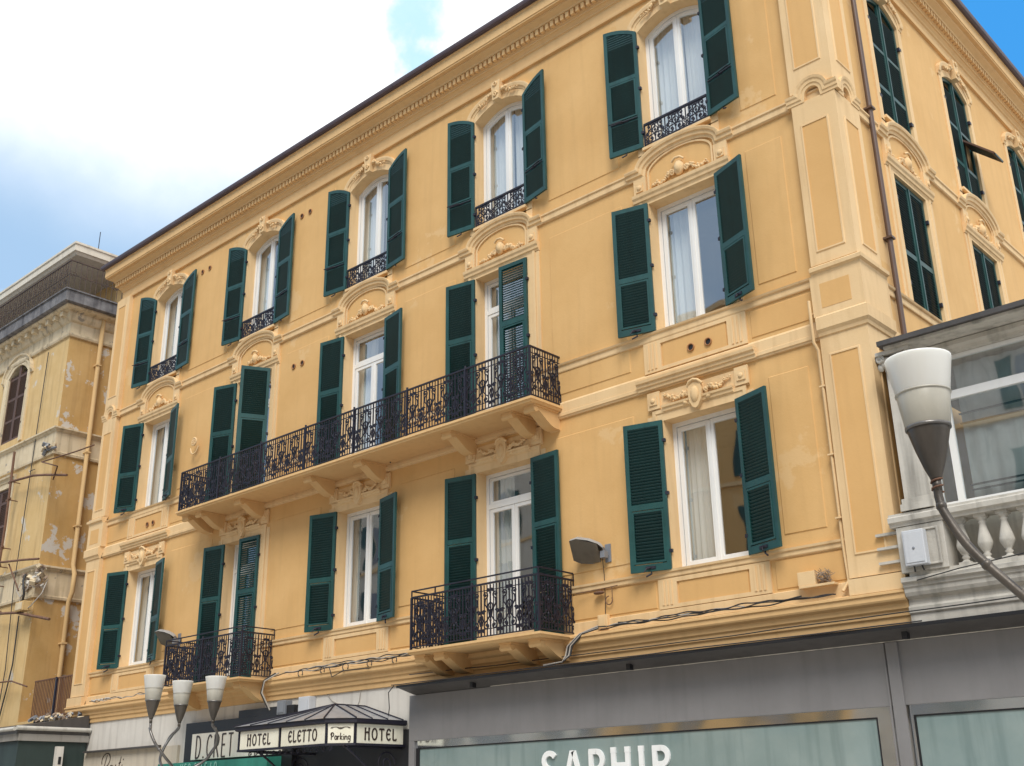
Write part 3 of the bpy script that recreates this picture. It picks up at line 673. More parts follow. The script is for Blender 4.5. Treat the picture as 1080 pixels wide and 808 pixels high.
# ---- corner pilasters (front face and return face)
def pil_box(mb, x0, x1, sx, dy, z0, z1, out, mi=0, ret=.62):
    """front slab x0..x1 standing out by `out`; return face along the side at x=sx"""
    sgn = 1 if sx > (x0 + x1) / 2 else -1
    if sgn > 0:
        mb.box(x0, sx + out, -out, 0, z0, z1, mi); mb.box(sx, sx + out, 0, ret, z0, z1, mi)
    else:
        mb.box(sx - out, x1, -out, 0, z0, z1, mi); mb.box(sx - out, sx, 0, ret, z0, z1, mi)
def pilaster(x0, x1, sx):
    sgn = 1 if sx > (x0 + x1) / 2 else -1
    mb = MB(); o = .10
    rel = MB()
    fx0, fx1 = (x0, sx + o) if sgn > 0 else (sx - o, x1)
    for z0, z1, pz0, pz1 in ((9.22, 12.28, 9.62, 12.05), (6.56, 9.04, 6.76, 8.66), (2.46, 5.55, 2.75, 5.28)):
        pil_box(mb, x0, x1, sx, 0, z0, z1, o)
        raised2 = [(fx0 + .13, fx1 - .16, pz0, pz1)]
        for a, b, c, d_ in raised2:
            mb.box(a, b, -o - .004, -o + .01, c, d_, 1)
            mb.sweep([(a, c), (b, c), (b, d_), (a, d_)], [(0, o), (.0, o + .014), (.02, o + .014), (.03, o)], F3, closed=True)
        # return face panel
        sxx = sx + sgn * o
        FS = (lambda a, b, q: (sxx + sgn * (q - o), a, b))
        mb.prism([(.12, pz0), (.48, pz0), (.48, pz1), (.12, pz1)], FS, o - .01, o + .004, 1)
        mb.sweep([(.12, pz0), (.48, pz0), (.48, pz1), (.12, pz1)], [(0, o), (.0, o + .014), (.02, o + .014), (.03, o)], FS, closed=True)
    # pedestal between the courses
    pil_box(mb, x0 - .03 * (sgn > 0), x1 + .03 * (sgn < 0), sx, 0, 5.83, 6.40, o + .03, ret=.66)
    mb.box(fx0 + .10, fx1 - .14, -o - .034, -o - .02, 5.93, 6.27, 1)
    path = [(x0, 0), (x0, 0)]
    if sgn > 0: base = lambda q: [(x0, .0), (x0, 0), (sx, 0), (sx, .62)]
    P1 = ([(x0, 0.001), (x0, 0), (sx + .0, 0), (sx, .62)] if sgn > 0 else [(sx, .62), (sx, 0), (x1, 0), (x1, 0.001)])
    def ring(prof):
        # the capital/base mouldings run round the pilaster: front, corner and return, capped at the ends
        if sgn > 0: path = [(x0, 0), (x0, -.0005), (sx, -.0005), (sx, .64)]
        else: path = [(sx, .64), (sx, -.0005), (x1, -.0005), (x1, 0)]
        mb.sweep(path[1:] if sgn > 0 else path[:-1], prof, FP)
    ring([(o - .02, 6.385), (o + .03, 6.39), (o + .04, 6.43), (o + .075, 6.45), (o + .08, 6.50), (o + .03, 6.535), (0, 6.56)])
    ring([(o - .02, 5.54), (o + .02, 5.56), (o + .03, 5.60), (o + .06, 5.64), (o + .065, 5.80), (o + .02, 5.84), (0, 5.85)])
    ring([(o - .02, 2.24), (o + .05, 2.25), (o + .05, 2.44), (0, 2.47)])
    # arched capital with rosette, on the front and on the return
    cx = (fx0 + fx1) / 2; hwp = (fx1 - fx0) / 2
    def cap(fn, c, h):
        n = 10
        pts = [(c + h + .06, 9.12), (c + h * .62, 9.12)] + [(c + h * .62 * math.cos(PI * k / n), 9.12 + .20 * math.sin(PI * k / n)) for k in range(1, n)] + [(c - h * .62, 9.12), (c - h - .06, 9.12)]
        mb.sweep(pts, [(-.09, 0), (-.09, .11), (-.05, .112), (-.04, .125), (.0, .128), (.02, .142), (.055, .150), (.06, 0)], fn)
    cap(F3, cx, hwp)
    sxx = sx
    FS2 = (lambda a, b, q: (sxx + sgn * q, a, b))
    cap(FS2, .27, .30)
    # rosettes
    ring_r = [(.10, .0), (.10, .02), (.075, .03), (.07, .012), (.03, .012), (.02, .03), (.0001, .035)]
    rel.lathe(ring_r, (cx, -.135, 9.12), 14, axis='y')
    for k in range(7):
        a = 2 * PI * k / 7; rel.blob((cx + .045 * math.cos(a), -.155, 9.12 + .045 * math.sin(a)), .022, .015, .016, ang=a)
    pts = [(sx + sgn * (.14), .27 + .09 * math.cos(2 * PI * k / 14), 9.12 + .09 * math.sin(2 * PI * k / 14)) for k in range(15)]
    rel.tube(pts, .02, 5); rel.blob((sx + sgn * .13, .27, 9.12), .035, .05, .05)
    rel.tube([(cx - .16, -.12, 9.0), (cx - .10, -.13, 8.88), (cx, -.13, 8.84), (cx + .10, -.13, 8.88), (cx + .16, -.12, 9.0)], .018, 5)
    p = mb.build('corner_pilaster', [TRIM, PANEL], hotel)
    rel.build('rosette', TRIM, p)
pilaster(-5.97, 0, XR0) if False else None
pilaster(-5.97, -5.42, XR0)
pilaster(-24.88, -24.36, XL0)

# ---- downpipe on the side face and thin conduit on the right pilaster
mb = MB(); mb.tube([(XR0 + .07, 1.10, z) for z in (13.1, 12.9)] + [(XR0 + .07, 1.10, 12.3), (XR0 + .07, 1.10, 5.0)], .038, 10)
for z in (11.9, 9.3, 7.2): mb.box(XR0, XR0 + .13, 1.04, 1.16, z, z + .03)
mb.build('downpipe', PIPE, hotel)
mb = MB(); mb.tube([(-6.04, -.14, 6.08), (-6.04, -.14, 5.5), (-6.02, -.08, 5.4), (-6.02, -.05, 2.9), (-6.0, -.05, 2.45), (-6.06, -.12, 2.32)], .022, 8)
for z in (5.9, 4.9, 4.0, 3.2): mb.box(-6.06, -5.98, -.10, -.0, z, z + .02)
mb.build('wall_conduit', TRIM, hotel)

# ---- side windows with shutters
def side_shutters(kind, y, open_flap=False):
    z = A0 if kind == 'A' else B0
    H = (A1 - A0) if kind == 'A' else (B1 - B0); ri = AR if kind == 'A' else 0; hw = .55
    fr = MB(); d = .045
    fr.box(-hw, hw, d, d + .03, 0, .03)
    root = None
    leafs = [(-hw + .005, -.004), (.004, hw - .005)]
    mb = MB()
    for li, (a, b) in enumerate(leafs):
        st = .055
        top = lambda x: H + arch(x, hw, ri)
        for p, q in ((a, a + st), (b - st, b)): mb.prism([(p, .0), (q, .0), (q, top(q)), (p, top(p))], lambda u, v, w_: (u, w_, v), d - .02, d + .02)
        for p in range(4):
            u0 = a + st + (b - a - 2 * st) * p / 4; u1 = a + st + (b - a - 2 * st) * (p + 1) / 4
            mb.prism([(u0, top(u0) - .07), (u1, top(u1) - .07), (u1, top(u1)), (u0, top(u0))], lambda u, v, w_: (u, w_, v), d - .019, d + .019)
        bands = [(0, .08), (.60, .67), (1.35, 1.41)] if kind == 'A' else [(0, .09), (.85, .93)]
        for p, q in bands: mb.box(a + st, b - st, d - .019, d + .019, p, q)
        tops = [bands[i + 1][0] for i in range(len(bands) - 1)] + [H - .07]
        for bi, ((_, z0), z1) in enumerate(zip(bands, tops)):
            if open_flap and li == 1 and bi == 1: continue
            n = int((z1 - z0) / .043); pp = (z1 - z0) / n
            for k in range(n): mb.obox(((a + b) / 2, d, z0 + (k + .5) * pp), ((b - a - 2 * st) / 2, 0, 0), (0, .0155, .0150), (0, .0021, -.0030), 1)
    mb.box(-.018, .018, d - .04, d - .02, .02, H + ri - .03)
    for s_ in (-1, 1):
        for f in (.15, .8): mb.box(s_ * hw - .04, s_ * hw + .04, -.02, .04, H * f, H * f + .06, 2)
    wnd_frame = MB(); wnd_frame.box(-hw, hw, .14, .18, 0, H + ri)
    w_ = wnd_frame.build('window', BLACK, hotel, (XR0, y, z), PI / 2)
    sh = mb.build('shutter', [SHUT, LOUV, IRON], w_, world=False)
    if open_flap:
        fb = MB(); W_, Hh = .44, .66
        for p, q in ((0, .05), (W_ - .05, W_)): fb.box(p, q, -.015, .015, -Hh, 0)
        fb.box(.05, W_ - .05, -.014, .014, -.05, 0); fb.box(.05, W_ - .05, -.014, .014, -Hh, -Hh + .05)
        fb.box(.05, W_ - .05, -.004, .004, -Hh + .05, -.05)
        for k in range(15): fb.obox((W_ / 2, 0, -.07 - k * .043), (W_ / 2 - .05, 0, 0), (0, .0155, -.015), (0, .0021, .003), 1)
        f = fb.build('shutter_flap', [BROWNW, LOUV], w_, world=False)
        f.location = (.06, .03, 1.22); f.rotation_euler = (-R_(46), 0, 0)
for i, y in enumerate(SW):
    side_shutters('A', y, open_flap=(i == 1)); side_shutters('B', y)

# ------------------------------------------------------------------ ironwork
def scrolls(mb, M, W, H, seed=0, rt=.0115, dense=1.0):
    """one panel of scrollwork: local a (0..W), b (0..H); M(a,b)->3D"""
    def T(pts, r=rt): mb.tube([M(a, b) for a, b in pts], r, 4, caps=False)
    T([(0, 0), (0, H)], rt * 1.1); T([(W / 2, 0), (W / 2, H)], rt)
    for f in (.17, .33, .67, .83): T([(W * f, 0), (W * f, H)], rt * .75)
    for sgn in (1, -1):
        X = lambda u: W / 2 + sgn * u
        # long S scroll from bottom centre to the top corner
        s1 = [(X(u), v) for u, v in spiral(W * .20, H * .20, W * .03, W * .17, 0, 1.25, 16)]
        T(s1)
        s2 = [(X(u), v) for u, v in spiral(W * .27, H * .80, W * .02, W * .15, PI, 1.25, 16)]
        T(s2)
        T([s1[-1], (X(W * .05), H * .38), (X(W * .10), H * .50), (X(W * .30), H * .62), s2[-1]])
        T([(X(u), v) for u, v in spiral(W * .36, H * .46, W * .015, W * .10, PI / 2, 1.2, 12)])
        T([(X(u), v) for u, v in spiral(W * .38, H * .10, W * .01, W * .075, PI / 2, 1.1, 10)])
        T([(X(W * .46), H * .2), (X(W * .40), H * .30), (X(W * .44), H * .40)])
        T([(X(u), v) for u, v in spiral(W * .10, H * .90, W * .01, W * .07, -PI / 2, 1.1, 10)])
        for (u, v) in ((.20, .20), (.27, .80), (.36, .46), (.30, .62)):
            p = M(X(W * u), H * v); mb.blob(p, .020, .014, .020, n=5, m=3)
    T([(W / 2 + W * .13 * math.cos(2 * PI * k / 12), H * .56 + W * .16 * math.sin(2 * PI * k / 12)) for k in range(13)])
    for v in (.30, .56, .84): p = M(W / 2, H * v); mb.blob(p, .024, .018, .028, n=5, m=3)
def run_panels(mb, p0, p1, z0, z1, target=.40):
    p0, p1 = Vector(p0), Vector(p1); Ln = (p1 - p0).length; n = max(1, round(Ln / target)); u = (p1 - p0).normalized(); W = Ln / n; H = z1 - z0
    for k in range(n):
        base = p0 + u * (W * k)
        scrolls(mb, lambda a, b: (base.x + u.x * a, base.y + u.y * a, z0 + b), W, H)
    mb.tube([(p1.x, p1.y, z0), (p1.x, p1.y, z1)], .011, 4)
def bracket(mb, x, ztop, depth, drop, wd=.2):
    prof = [(0, 0), (-depth, 0), (-depth - .015, -.03), (-depth - .01, -.075), (-depth + .03, -.105), (-depth + .075, -.10), (-depth + .10, -.075)]
    n = 8
    for k in range(n + 1):
        t = k / n; prof.append((-depth + .12 + (depth - .15) * t, -.085 - (drop - .10) * (math.sin(t * PI / 2) ** 1.2) - .018 * math.sin(t * PI)))
    prof += [(0, -drop)]
    mb.prism(prof, lambda a, b, d_: (x + d_, a, ztop + b), -wd / 2, wd / 2)
    mb.prism([(a * 1.02, b * .45) for a, b in [(0, 0), (-depth, 0), (-depth, -.06), (0, -.06)]], lambda a, b, d_: (x + d_, a, ztop + b), -wd / 2 - .02, wd / 2 + .02)
    for s_ in (-1, 1):
        mb.tube([(x + s_ * (wd / 2 + .004), -depth + .045 + .03 * math.cos(a), ztop - .065 + .03 * math.sin(a)) for a in [2 * PI * k / 8 for k in range(9)]], .012, 5)
    mb.tube([(x - wd / 2 - .012, -depth + .03, ztop - .07), (x + wd / 2 + .012, -depth + .03, ztop - .07)], .045, 8)
def balcony(x0, x1, dep, ztop, thick, rail_z, brs, drop, bd, extra=None, label=None):
    """slab whose top is ztop; railing top at rail_z"""
    mb = MB()
    mb.sweep([(x0, 0), (x0, -dep), (x1, -dep), (x1, 0)], [(-.12, ztop), (-.0, ztop), (.0, ztop - thick * .5), (-.02, ztop - thick * .55), (-.03, ztop - thick), (-.12, ztop - thick)], FP)
    mb.box(x0 + .10, x1 - .10, -dep + .10, 0, ztop - thick + .001, ztop - .001)
    s_ = mb.build('balcony_slab', CORN, hotel)
    if label: s_['label'] = label
    for bx in brs:
        b = MB(); bracket(b, bx, ztop - thick - .001, bd, drop); b.build('bracket', TRIM, hotel) if False else b.build('bracket', CORN, s_, world=False).__setattr__('location', (0, 0, 0))
    i = .05; r = MB()
    z0 = ztop + .045; top = rail_z if extra is None else rail_z - extra
    c = [(x0 + i, 0), (x0 + i, -dep + i), (x1 - i, -dep + i), (x1 - i, 0)]
    for a, b in zip(c[:-1], c[1:]):
        run_panels(r, a, b, z0 + .0, top - .02)
        for zz, rr in ((z0, .012), (z0 + .10, .008), (top - .10, .008), (top, .019)):
            r.tube([(a[0], a[1], zz), (b[0], b[1], zz)], rr, 4)
    if extra:
        for a, b in zip(c[:-1], c[1:]): r.tube([(a[0], a[1], rail_z), (b[0], b[1], rail_z)], .014, 4)
        for p in c + [((c[1][0] * .8 + c[2][0] * .2), c[1][1])]: r.tube([(p[0], p[1], top), (p[0], p[1], rail_z)], .012, 4)
    Ln = x1 - x0; n = max(2, round(Ln / 1.45))
    for k in range(n + 1):
        x = x0 + i + (Ln - 2 * i) * k / n
        r.box(x - .016, x + .016, -dep + i - .016, -dep + i + .016, ztop, top)
        if 0 < k < n: r.tube([(x, -dep + i, top), (x, -dep + i, top + .05)], .02, 5)
    rl = r.build('balcony_railing', IRON, s_, world=False); rl.location = (0, 0, 0)
    return s_
def _fix(s_):   # children built in facade coordinates under a slab sitting at the facade origin
    for ch in s_.children: ch.location = (0, 0, 0)
s_ = balcony(-20.10, -10.34, .76, 5.745, .075, 6.575, [-19.95, -19.47, -18.12, -15.92, -14.52, -12.31, -10.98, -10.52], .29, .60)
_fix(s_)
s_ = balcony(-12.94, -10.22, .82, 2.255, .065, 3.155, [-12.80, -12.38, -11.02, -10.46], .28, .66, extra=.10); _fix(s_)
s_ = balcony(-20.10, -17.44, .76, 2.255, .065, 3.155, [-19.85, -17.68], .33, .62, extra=.10); _fix(s_)
# little window guards of the top floor
for cx in CX:
    r = MB(); z0, z1 = A0 + .04, A0 + .40; y = -.03
    r.tube([(-.58, y, z1), (.58, y, z1)], .024, 4); r.tube([(-.58, y, z0), (.58, y, z0)], .012, 4)
    for s_ in (-1, 1): r.tube([(s_ * .58, y, z0 - .05), (s_ * .58, y, z1)], .012, 4)
    for k in range(3): scrolls(r, lambda a, b: (-.57 + .38 * k + a, y, z0 + b), .38, z1 - z0, rt=.010)
    r.build('window_guard', IRON, hotel, (cx, 0, 0))

# ------------------------------------------------------------------ lettering (strokes, like the signs')
def stroke_text(mb, text, fonts, M, h, wd, gap, x0=0, mi=0, depth=.006):
    """M(a,b,o)->3D ; h letter height; each glyph: (width, [polylines in 0..1])"""
    x = x0
    full = depth
    for ch in text:
        if ch == ' ': x += h * .4; continue
        gw, pls = fonts[ch]
        for pi_, pl in enumerate(pls):
            depth = full + .0009 * pi_
            pts = [Vector((x + a * gw * h, b * h)) for a, b in pl]
            k = len(pts); vs = []
            for i, p in enumerate(pts):
                dd = pts[min(i + 1, k - 1)] - pts[max(i - 1, 0)]
                dd = dd.normalized() if dd.length else Vector((1, 0)); nn = Vector((-dd.y, dd.x)) * wd / 2
                for q in (p + nn, p - nn):
                    vs.append(M(q.x, q.y, depth)); vs.append(M(q.x, q.y, 0))
            fs = []
            for i in range(k - 1):
                a, b = i * 4, (i + 1) * 4
                fs += [(a, b, b + 2, a + 2), (a, a + 1, b + 1, b), (a + 2, b + 2, b + 3, a + 3)]
            fs += [(0, 2, 3, 1), ((k - 1) * 4, (k - 1) * 4 + 1, (k - 1) * 4 + 3, (k - 1) * 4 + 2)]
            mb.add(vs, fs, mi)
        x += gw * h + gap
    return x
def arcp(cx, cy, rx, ry, a0, a1, n=14): return [(cx + rx * math.cos(R_(a0 + (a1 - a0) * k / n)), cy + ry * math.sin(R_(a0 + (a1 - a0) * k / n))) for k in range(n + 1)]
SER = lambda x, y, w_=.14: [(x - w_, y), (x + w_, y)]
NOUV = {   # art nouveau capitals
 'H': (.62, [[(.14, 0), (.14, 1)], [(.86, 0), (.86, 1)], [(.14, .60), (.5, .66), (.86, .60)], SER(.14, .02), SER(.14, .98), SER(.86, .02), SER(.86, .98)]),
 'O': (.66, [arcp(.5, .5, .44, .49, 90, 450, 22)]),
 'T': (.56, [[(.5, 0), (.5, .97)], [(.0, .88), (.04, .97), (.96, .97), (1, .88)], SER(.5, .02)]),
 'E': (.52, [arcp(.62, .5, .52, .48, 40, 320, 18), [(.12, .52), (.86, .56)]]),
 'L': (.48, [[(.16, 1), (.16, .03)], [(.16, .03), (.92, .03), (1, .16)], SER(.16, .98)]),
}
NARROW = {
 'D': (.42, [[(.08, 0), (.08, 1)], [(.08, 1), (.45, .98)] + arcp(.42, .5, .50, .48, 80, -80, 12) + [(.08, 0)]]),
 '.': (.08, [[(.2, .0), (.8, .06)]]),
 'C': (.40, [arcp(.58, .5, .52, .5, 50, 310, 16)]),
 'R': (.40, [[(.08, 0), (.08, 1)], [(.08, 1), (.5, 1)] + arcp(.5, .75, .42, .25, 90, -90, 8) + [(.08, .5)], [(.45, .5), (.95, 0)]]),
 'E': (.32, [[(.08, 0), (.08, 1)], [(.08, 1), (1, 1)], [(.08, .53), (.8, .53)], [(.08, 0), (1, 0)]]),
 'T': (.36, [[(.5, 0), (.5, 1)], [(0, 1), (1, 1)]]),
 'S': (.40, [arcp(.5, .75, .42, .25, 40, 250, 10) + arcp(.5, .25, .42, .25, 70, -140, 10)]),
 'O': (.46, [arcp(.5, .5, .46, .5, 90, 450, 18)]), 'U': (.44, [[(.08, 1), (.08, .3)] + arcp(.5, .3, .42, .3, 180, 360, 8) + [(.92, 1)]]), 'L': (.34, [[(.08, 1), (.08, 0), (1, 0)]]),
}
BOLD = {
 'S': (.62, [arcp(.5, .745, .40, .235, 30, 262, 12) + arcp(.5, .255, .42, .235, 82, -150, 12)]),
 'A': (.74, [[(.04, 0), (.46, 1), (.54, 1), (.96, 0)], [(.24, .34), (.76, .34)]]),
 'P': (.58, [[(.12, 0), (.12, 1)], [(.0, .96), (.5, .96)] + arcp(.5, .70, .40, .26, 90, -90, 10) + [(.12, .44)]]),
 'H': (.72, [[(.12, 0), (.12, 1)], [(.88, 0), (.88, 1)], [(.12, .52), (.88, .52)], SER(.12, .97, .13), SER(.88, .97, .13)]),
 'I': (.26, [[(.5, 0), (.5, 1)], SER(.5, .97, .36)]),
 'R': (.62, [[(.12, 0), (.12, 1)], [(.0, .96), (.5, .96)] + arcp(.5, .73, .38, .23, 90, -90, 10) + [(.12, .50)], [(.45, .5), (.92, 0)]]),
}

# ------------------------------------------------------------------ grey shopfront (below, right)
shop = thing('shopfront', (-8, -.1, G), 'brown grey metal shopfront with teal frosted windows and white SAPHIR lettering', 'shopfront')
XS0, XS1 = -13.6, 3.2
mb = MB()
mb.box(XS0, -5.63, -.14, -.02, .985, 1.675); mb.box(-5.618, XS1, -.14, -.02, .985, 1.675)
mb.box(-5.66, -5.635, -.155, -.141, G, 1.672); mb.box(-5.61, -5.47, -.175, -.1405, G, 1.672)
mb.box(XS0, -13.48, -.14, -.02, G, .984)
mb.build('fascia', GREYMET, shop, bevel=.004)
mb = MB()   # sloping soffit up to the projecting flashing slab
mb.prism([(-.02, 1.68), (-.15, 1.68), (-.50, 1.765), (-.50, 1.79), (-.02, 1.84)], lambda a, b, d_: (d_, a, b), XS0 + .12, XS1)
mb.box(XS0 + .10, XS1, -.515, -.501, 1.762, 1.80, 1)
for x in (-5.3, -3.9, -12, -9.1): mb.box(x, x + .06, -.40, -.32, 1.66, 1.74, 1)
mb.tube([(x, -.158, 1.683) for x in (-11.8, XS1)], .009, 5, 2)
mb.build('flashing', [SLAB, BLACK, STONE], shop)
mb = MB()
for a, b in ((-13.47, -5.84), (-5.42, XS1)):
    mb.box(a, b, -.10, -.05, .878, .984)
mb.box(-5.84, -5.662, -.10, -.05, G, .984); mb.box(-5.468, -5.42, -.10, -.05, G, .984)
mb.build('mirror_strip', MIRROR, shop)
mb = MB(); mb.box(-13.47, -13.40, -.10, -.05, G, .876); mb.box(-13.40, -5.86, -.098, -.05, .862, .876); mb.box(-5.40, XS1, -.098, -.05, .862, .876); mb.box(-5.86, -5.842, -.098, -.05, G, .876); mb.box(-5.418, -5.40, -.098, -.05, G, .876)
mb.box(-5.86, XS0 + .13, -.09, -.05, G, G + .4)
mb.build('window_frame', BLACK, shop)
mb = MB(); mb.box(-13.398, -5.862, -.085, -.05, G + .4, .860); mb.box(-5.398, XS1, -.085, -.05, G + .4, .860)
mb.build('shop_window', FROST, shop)
mb = MB()
stroke_text(mb, 'SAPHIR', BOLD, lambda a, b, o: (-10.86 + a, -.087 - o, .27 + b), .43, .072, .128, depth=.03)
mb.build('shop_lettering', LETW, shop)

# ------------------------------------------------------------------ glazed veranda on the first floor (right)
ver = thing('glazed_veranda', (-1.5, 0, G), 'grey stone veranda with wide glass windows and a balustrade, built against the yellow corner', 'veranda')
VX0, VX1 = -5.34, 3.2
STP = [(0, 1.845), (.10, 1.85), (.10, 1.95), (.125, 1.97), (.13, 2.03), (.10, 2.06), (.10, 2.12), (.16, 2.15), (.18, 2.19), (.18, 2.235), (.20, 2.25), (.20, 2.28), (.24, 2.30), (.24, 2.345), (.20, 2.36), (.0, 2.36)]
mb = MB(); around(mb, STP, [(-5.29, .0), (VX1, .0)]); mb.box(-5.20, VX1, -.19, .2, 2.36, 2.41)
mb.box(-5.34, VX1, .26, .40, 1.8, 3.0)
mb.build('base_moulding', STONE, ver)
mb = MB()
mb.box(-5.28, -4.73, -.21, .1, 2.405, 2.93); mb.box(-5.20, -4.80, -.225, -.2105, 2.47, 2.86); 
mb.sweep([(-5.19, 2.48), (-4.81, 2.48), (-4.81, 2.85), (-5.19, 2.85)], [(0, .225), (0, .240), (.025, .240), (.025, .225)], F3, closed=True)
mb.build('pier', STONE, ver, bevel=.006)
mb = MB(); around(mb, [(-.2, 2.93), (.02, 2.935), (.03, 2.97), (.06, 2.985), (.065, 3.04), (.03, 3.06), (.03, 3.085), (-.2, 3.10)], [(VX0, -.20), (VX1, -.20)])
for z in (2.55, 2.72, 2.88): mb.box(-5.56, -5.285, -.155, -.0, z, z + .03)
mb.box(-5.50, -5.29, -.13, 0, 2.36, 2.44)
mb.build('balustrade_rail', STONE, ver)
bal_prof = [(.062, 0), (.062, .035), (.040, .045), (.030, .065), (.048, .085), (.030, .105), (.045, .125), (.078, .19), (.082, .22), (.066, .29), (.044, .37), (.034, .43), (.046, .445), (.034, .46), (.055, .475), (.062, .49), (.062, .53)]
proto = None
x = -4.565
while x < VX1:
    b = MB()
    if proto is None:
        b.lathe(bal_prof, (0, 0, 0), 14); b.box(-.065, .065, -.065, .065, -.0, .03); b.box(-.065, .065, -.065, .065, .495, .528)
        proto = b.build('baluster', STONE, ver, (x, -.12, 2.405))
    else:
        c = proto.copy(); COL.objects.link(c); c.location = proto.location + Vector((x + 4.565, 0, 0))
    x += .235
mb = MB()    # column with capital at the left end, window sill wall, frames
mb.box(-5.12, -4.84, -.22, .1, 3.10, 4.82); mb.box(-5.17, -4.79, -.25, .1, 3.10, 3.18); mb.box(-5.15, -4.81, -.24, .1, 3.181, 3.24)
mb.box(-5.37, -5.00, .42, .50, 3.0, 5.05, 1)
mb.build('column', [STONE, WALL], ver)
mb = MB()
mb.box(-5.17, -4.75, -.36, .05, 4.985, 5.028)
for k in range(9):
    a = k / 8; x = -5.17 + .38 * a
    mb.blob((x + .02, -.27, 4.86 + .025 * math.sin(k * 2.1)), .040, .05, .048, ang=k); mb.blob((x + .03, -.30, 4.93), .032, .04, .035, ang=k * 2)
for s_ in (-1, 1): mb.tube([(-4.96 + s_ * .17 + p[0], -.33, 4.94 + p[1]) for p in spiral(0, 0, .05, .012, 0, 1.4)], .016, 5)
mb.box(-5.11, -4.83, -.26, .05, 4.80, 4.985)
mb.build('carved_capital', STONE, ver)
mb = MB()
around(mb, [(-.3, 4.90), (.06, 4.905), (.07, 4.94), (.12, 4.965), (.12, 5.02), (-.3, 5.025)], [(-4.83, .0), (VX1, .0)])
mb.build('lintel', STONE, ver)
mb = MB()
mb.box(-5.09, VX1, -.46, 6.0, 5.065, 5.125); mb.box(-5.04, VX1, -.40, 5.9, 5.03, 5.0645, 1); mb.box(-5.33, -5.095, -.02, 6.0, 5.06, 5.12)
mb.build('roof', [SLAB, STONE], ver)
mb = MB()
yf = .02
mb.box(-4.84, VX1, yf, yf + .06, 3.10, 3.17); mb.box(-4.84, VX1, yf - .002, yf + .06, 4.37, 4.47); mb.box(-4.84, VX1, yf, yf + .06, 4.86, 4.90)
for x in (-4.84, -4.60, -2.6, -.6, 1.4): mb.box(x, x + .075, yf + .001, yf + .058, 3.171, 4.369)
for x in (-4.84, -2.6, -.6, 1.4): mb.box(x, x + .05, yf + .001, yf + .058, 4.471, 4.859)
mb.build('window_frame', PVC, ver)
mb = MB()
mb.quad((-4.80, yf + .03, 3.15), (VX1, yf + .03, 3.15), (VX1, yf + .03, 4.40), (-4.80, yf + .03, 4.40)); mb.quad((-4.80, yf + .035, 4.44), (VX1, yf + .035, 4.44), (VX1, yf + .035, 4.88), (-4.80, yf + .035, 4.88))
mb.build('pane', VGLASS, ver)
mb = MB()
mb.box(-5.2, VX1, 3.6, 3.7, 3.0, 5.05); mb.box(-5.2, VX1, .3, 3.6, 2.9, 3.0); mb.box(VX1 - .05, VX1, 0, 3.6, 3, 5.05)
mb.build('inner_wall', weathered('veranda_inside', (0.36, 0.35, 0.31), (0.28, 0.27, 0.24)), ver)
mb = MB()    # pale objects standing behind the veranda glass
for (x, wd, z1) in ((-3.95, .30, 3.9), (-3.2, .5, 3.6), (-2.0, .4, 4.1)): mb.box(x, x + wd, .9, 1.2, 3.0, z1)
mb.build('display_stand', PVC, ver)
mb = MB(); k_ = 0
for a_, b_ in ((-4.50, -2.66), (-2.50, -.66), (-.50, 1.35)):
    n_ = 40
    mb.add([(a_ + (b_ - a_) * (q_ // 2) / n_, .28 + .02 * math.sin((q_ // 2) * 1.3), (3.12, 4.86)[q_ % 2]) for q_ in range(2 * n_ + 2)], [(2 * q_, 2 * q_ + 2, 2 * q_ + 3, 2 * q_ + 1) for q_ in range(n_)], 0, True)
mb.build('milky_backing', weathered('grey_milky_backing', (.50, .52, .50), (.36, .38, .37), (.60, .61, .59), rough=.9, streak=.8), ver)  # added wavy sheets that lighten the veranda glass to a milky look
mb = MB()
for z_ in (3.30, 3.36, 4.10, 4.22): mb.box(-4.5, 3.0, .20, .23, z_, z_ + .018)
mb.build('inner_rail', BLACK, ver)
mb = MB(); mb.box(-5.4, VX1, .0, .3, G, 1.84); mb.build('ground_floor_wall', WHITEWALL, ver)

# electricity box on the veranda pier
t = thing('electric_box', (-5.04, -.24, 2.45), 'white grey electric meter box screwed to the stone pier beside the balusters', 'electric box')
mb = MB(); mb.box(-.125, .125, -.11, 0, .0, .40); mb.build('casing', BOXP, t, world=False, bevel=.012)
mb = MB(); mb.box(-.105, .105, -.118, -.1105, .03, .37); mb.lathe([(.0001, .128), (.016, .126), (.016, .118)], (.0, 0, .19), 10, mi=1, axis='y'); mb.build('lid', [BOXP, DBOX], t, world=False, bevel=.005)
mb = MB(); mb.tube([(-.05, -.05, 0), (-.055, -.03, -.06)], .010, 5); mb.tube([(.04, -.05, 0), (.045, -.02, -.05)], .010, 5); mb.build('cable_stub', CABLE, t, world=False)

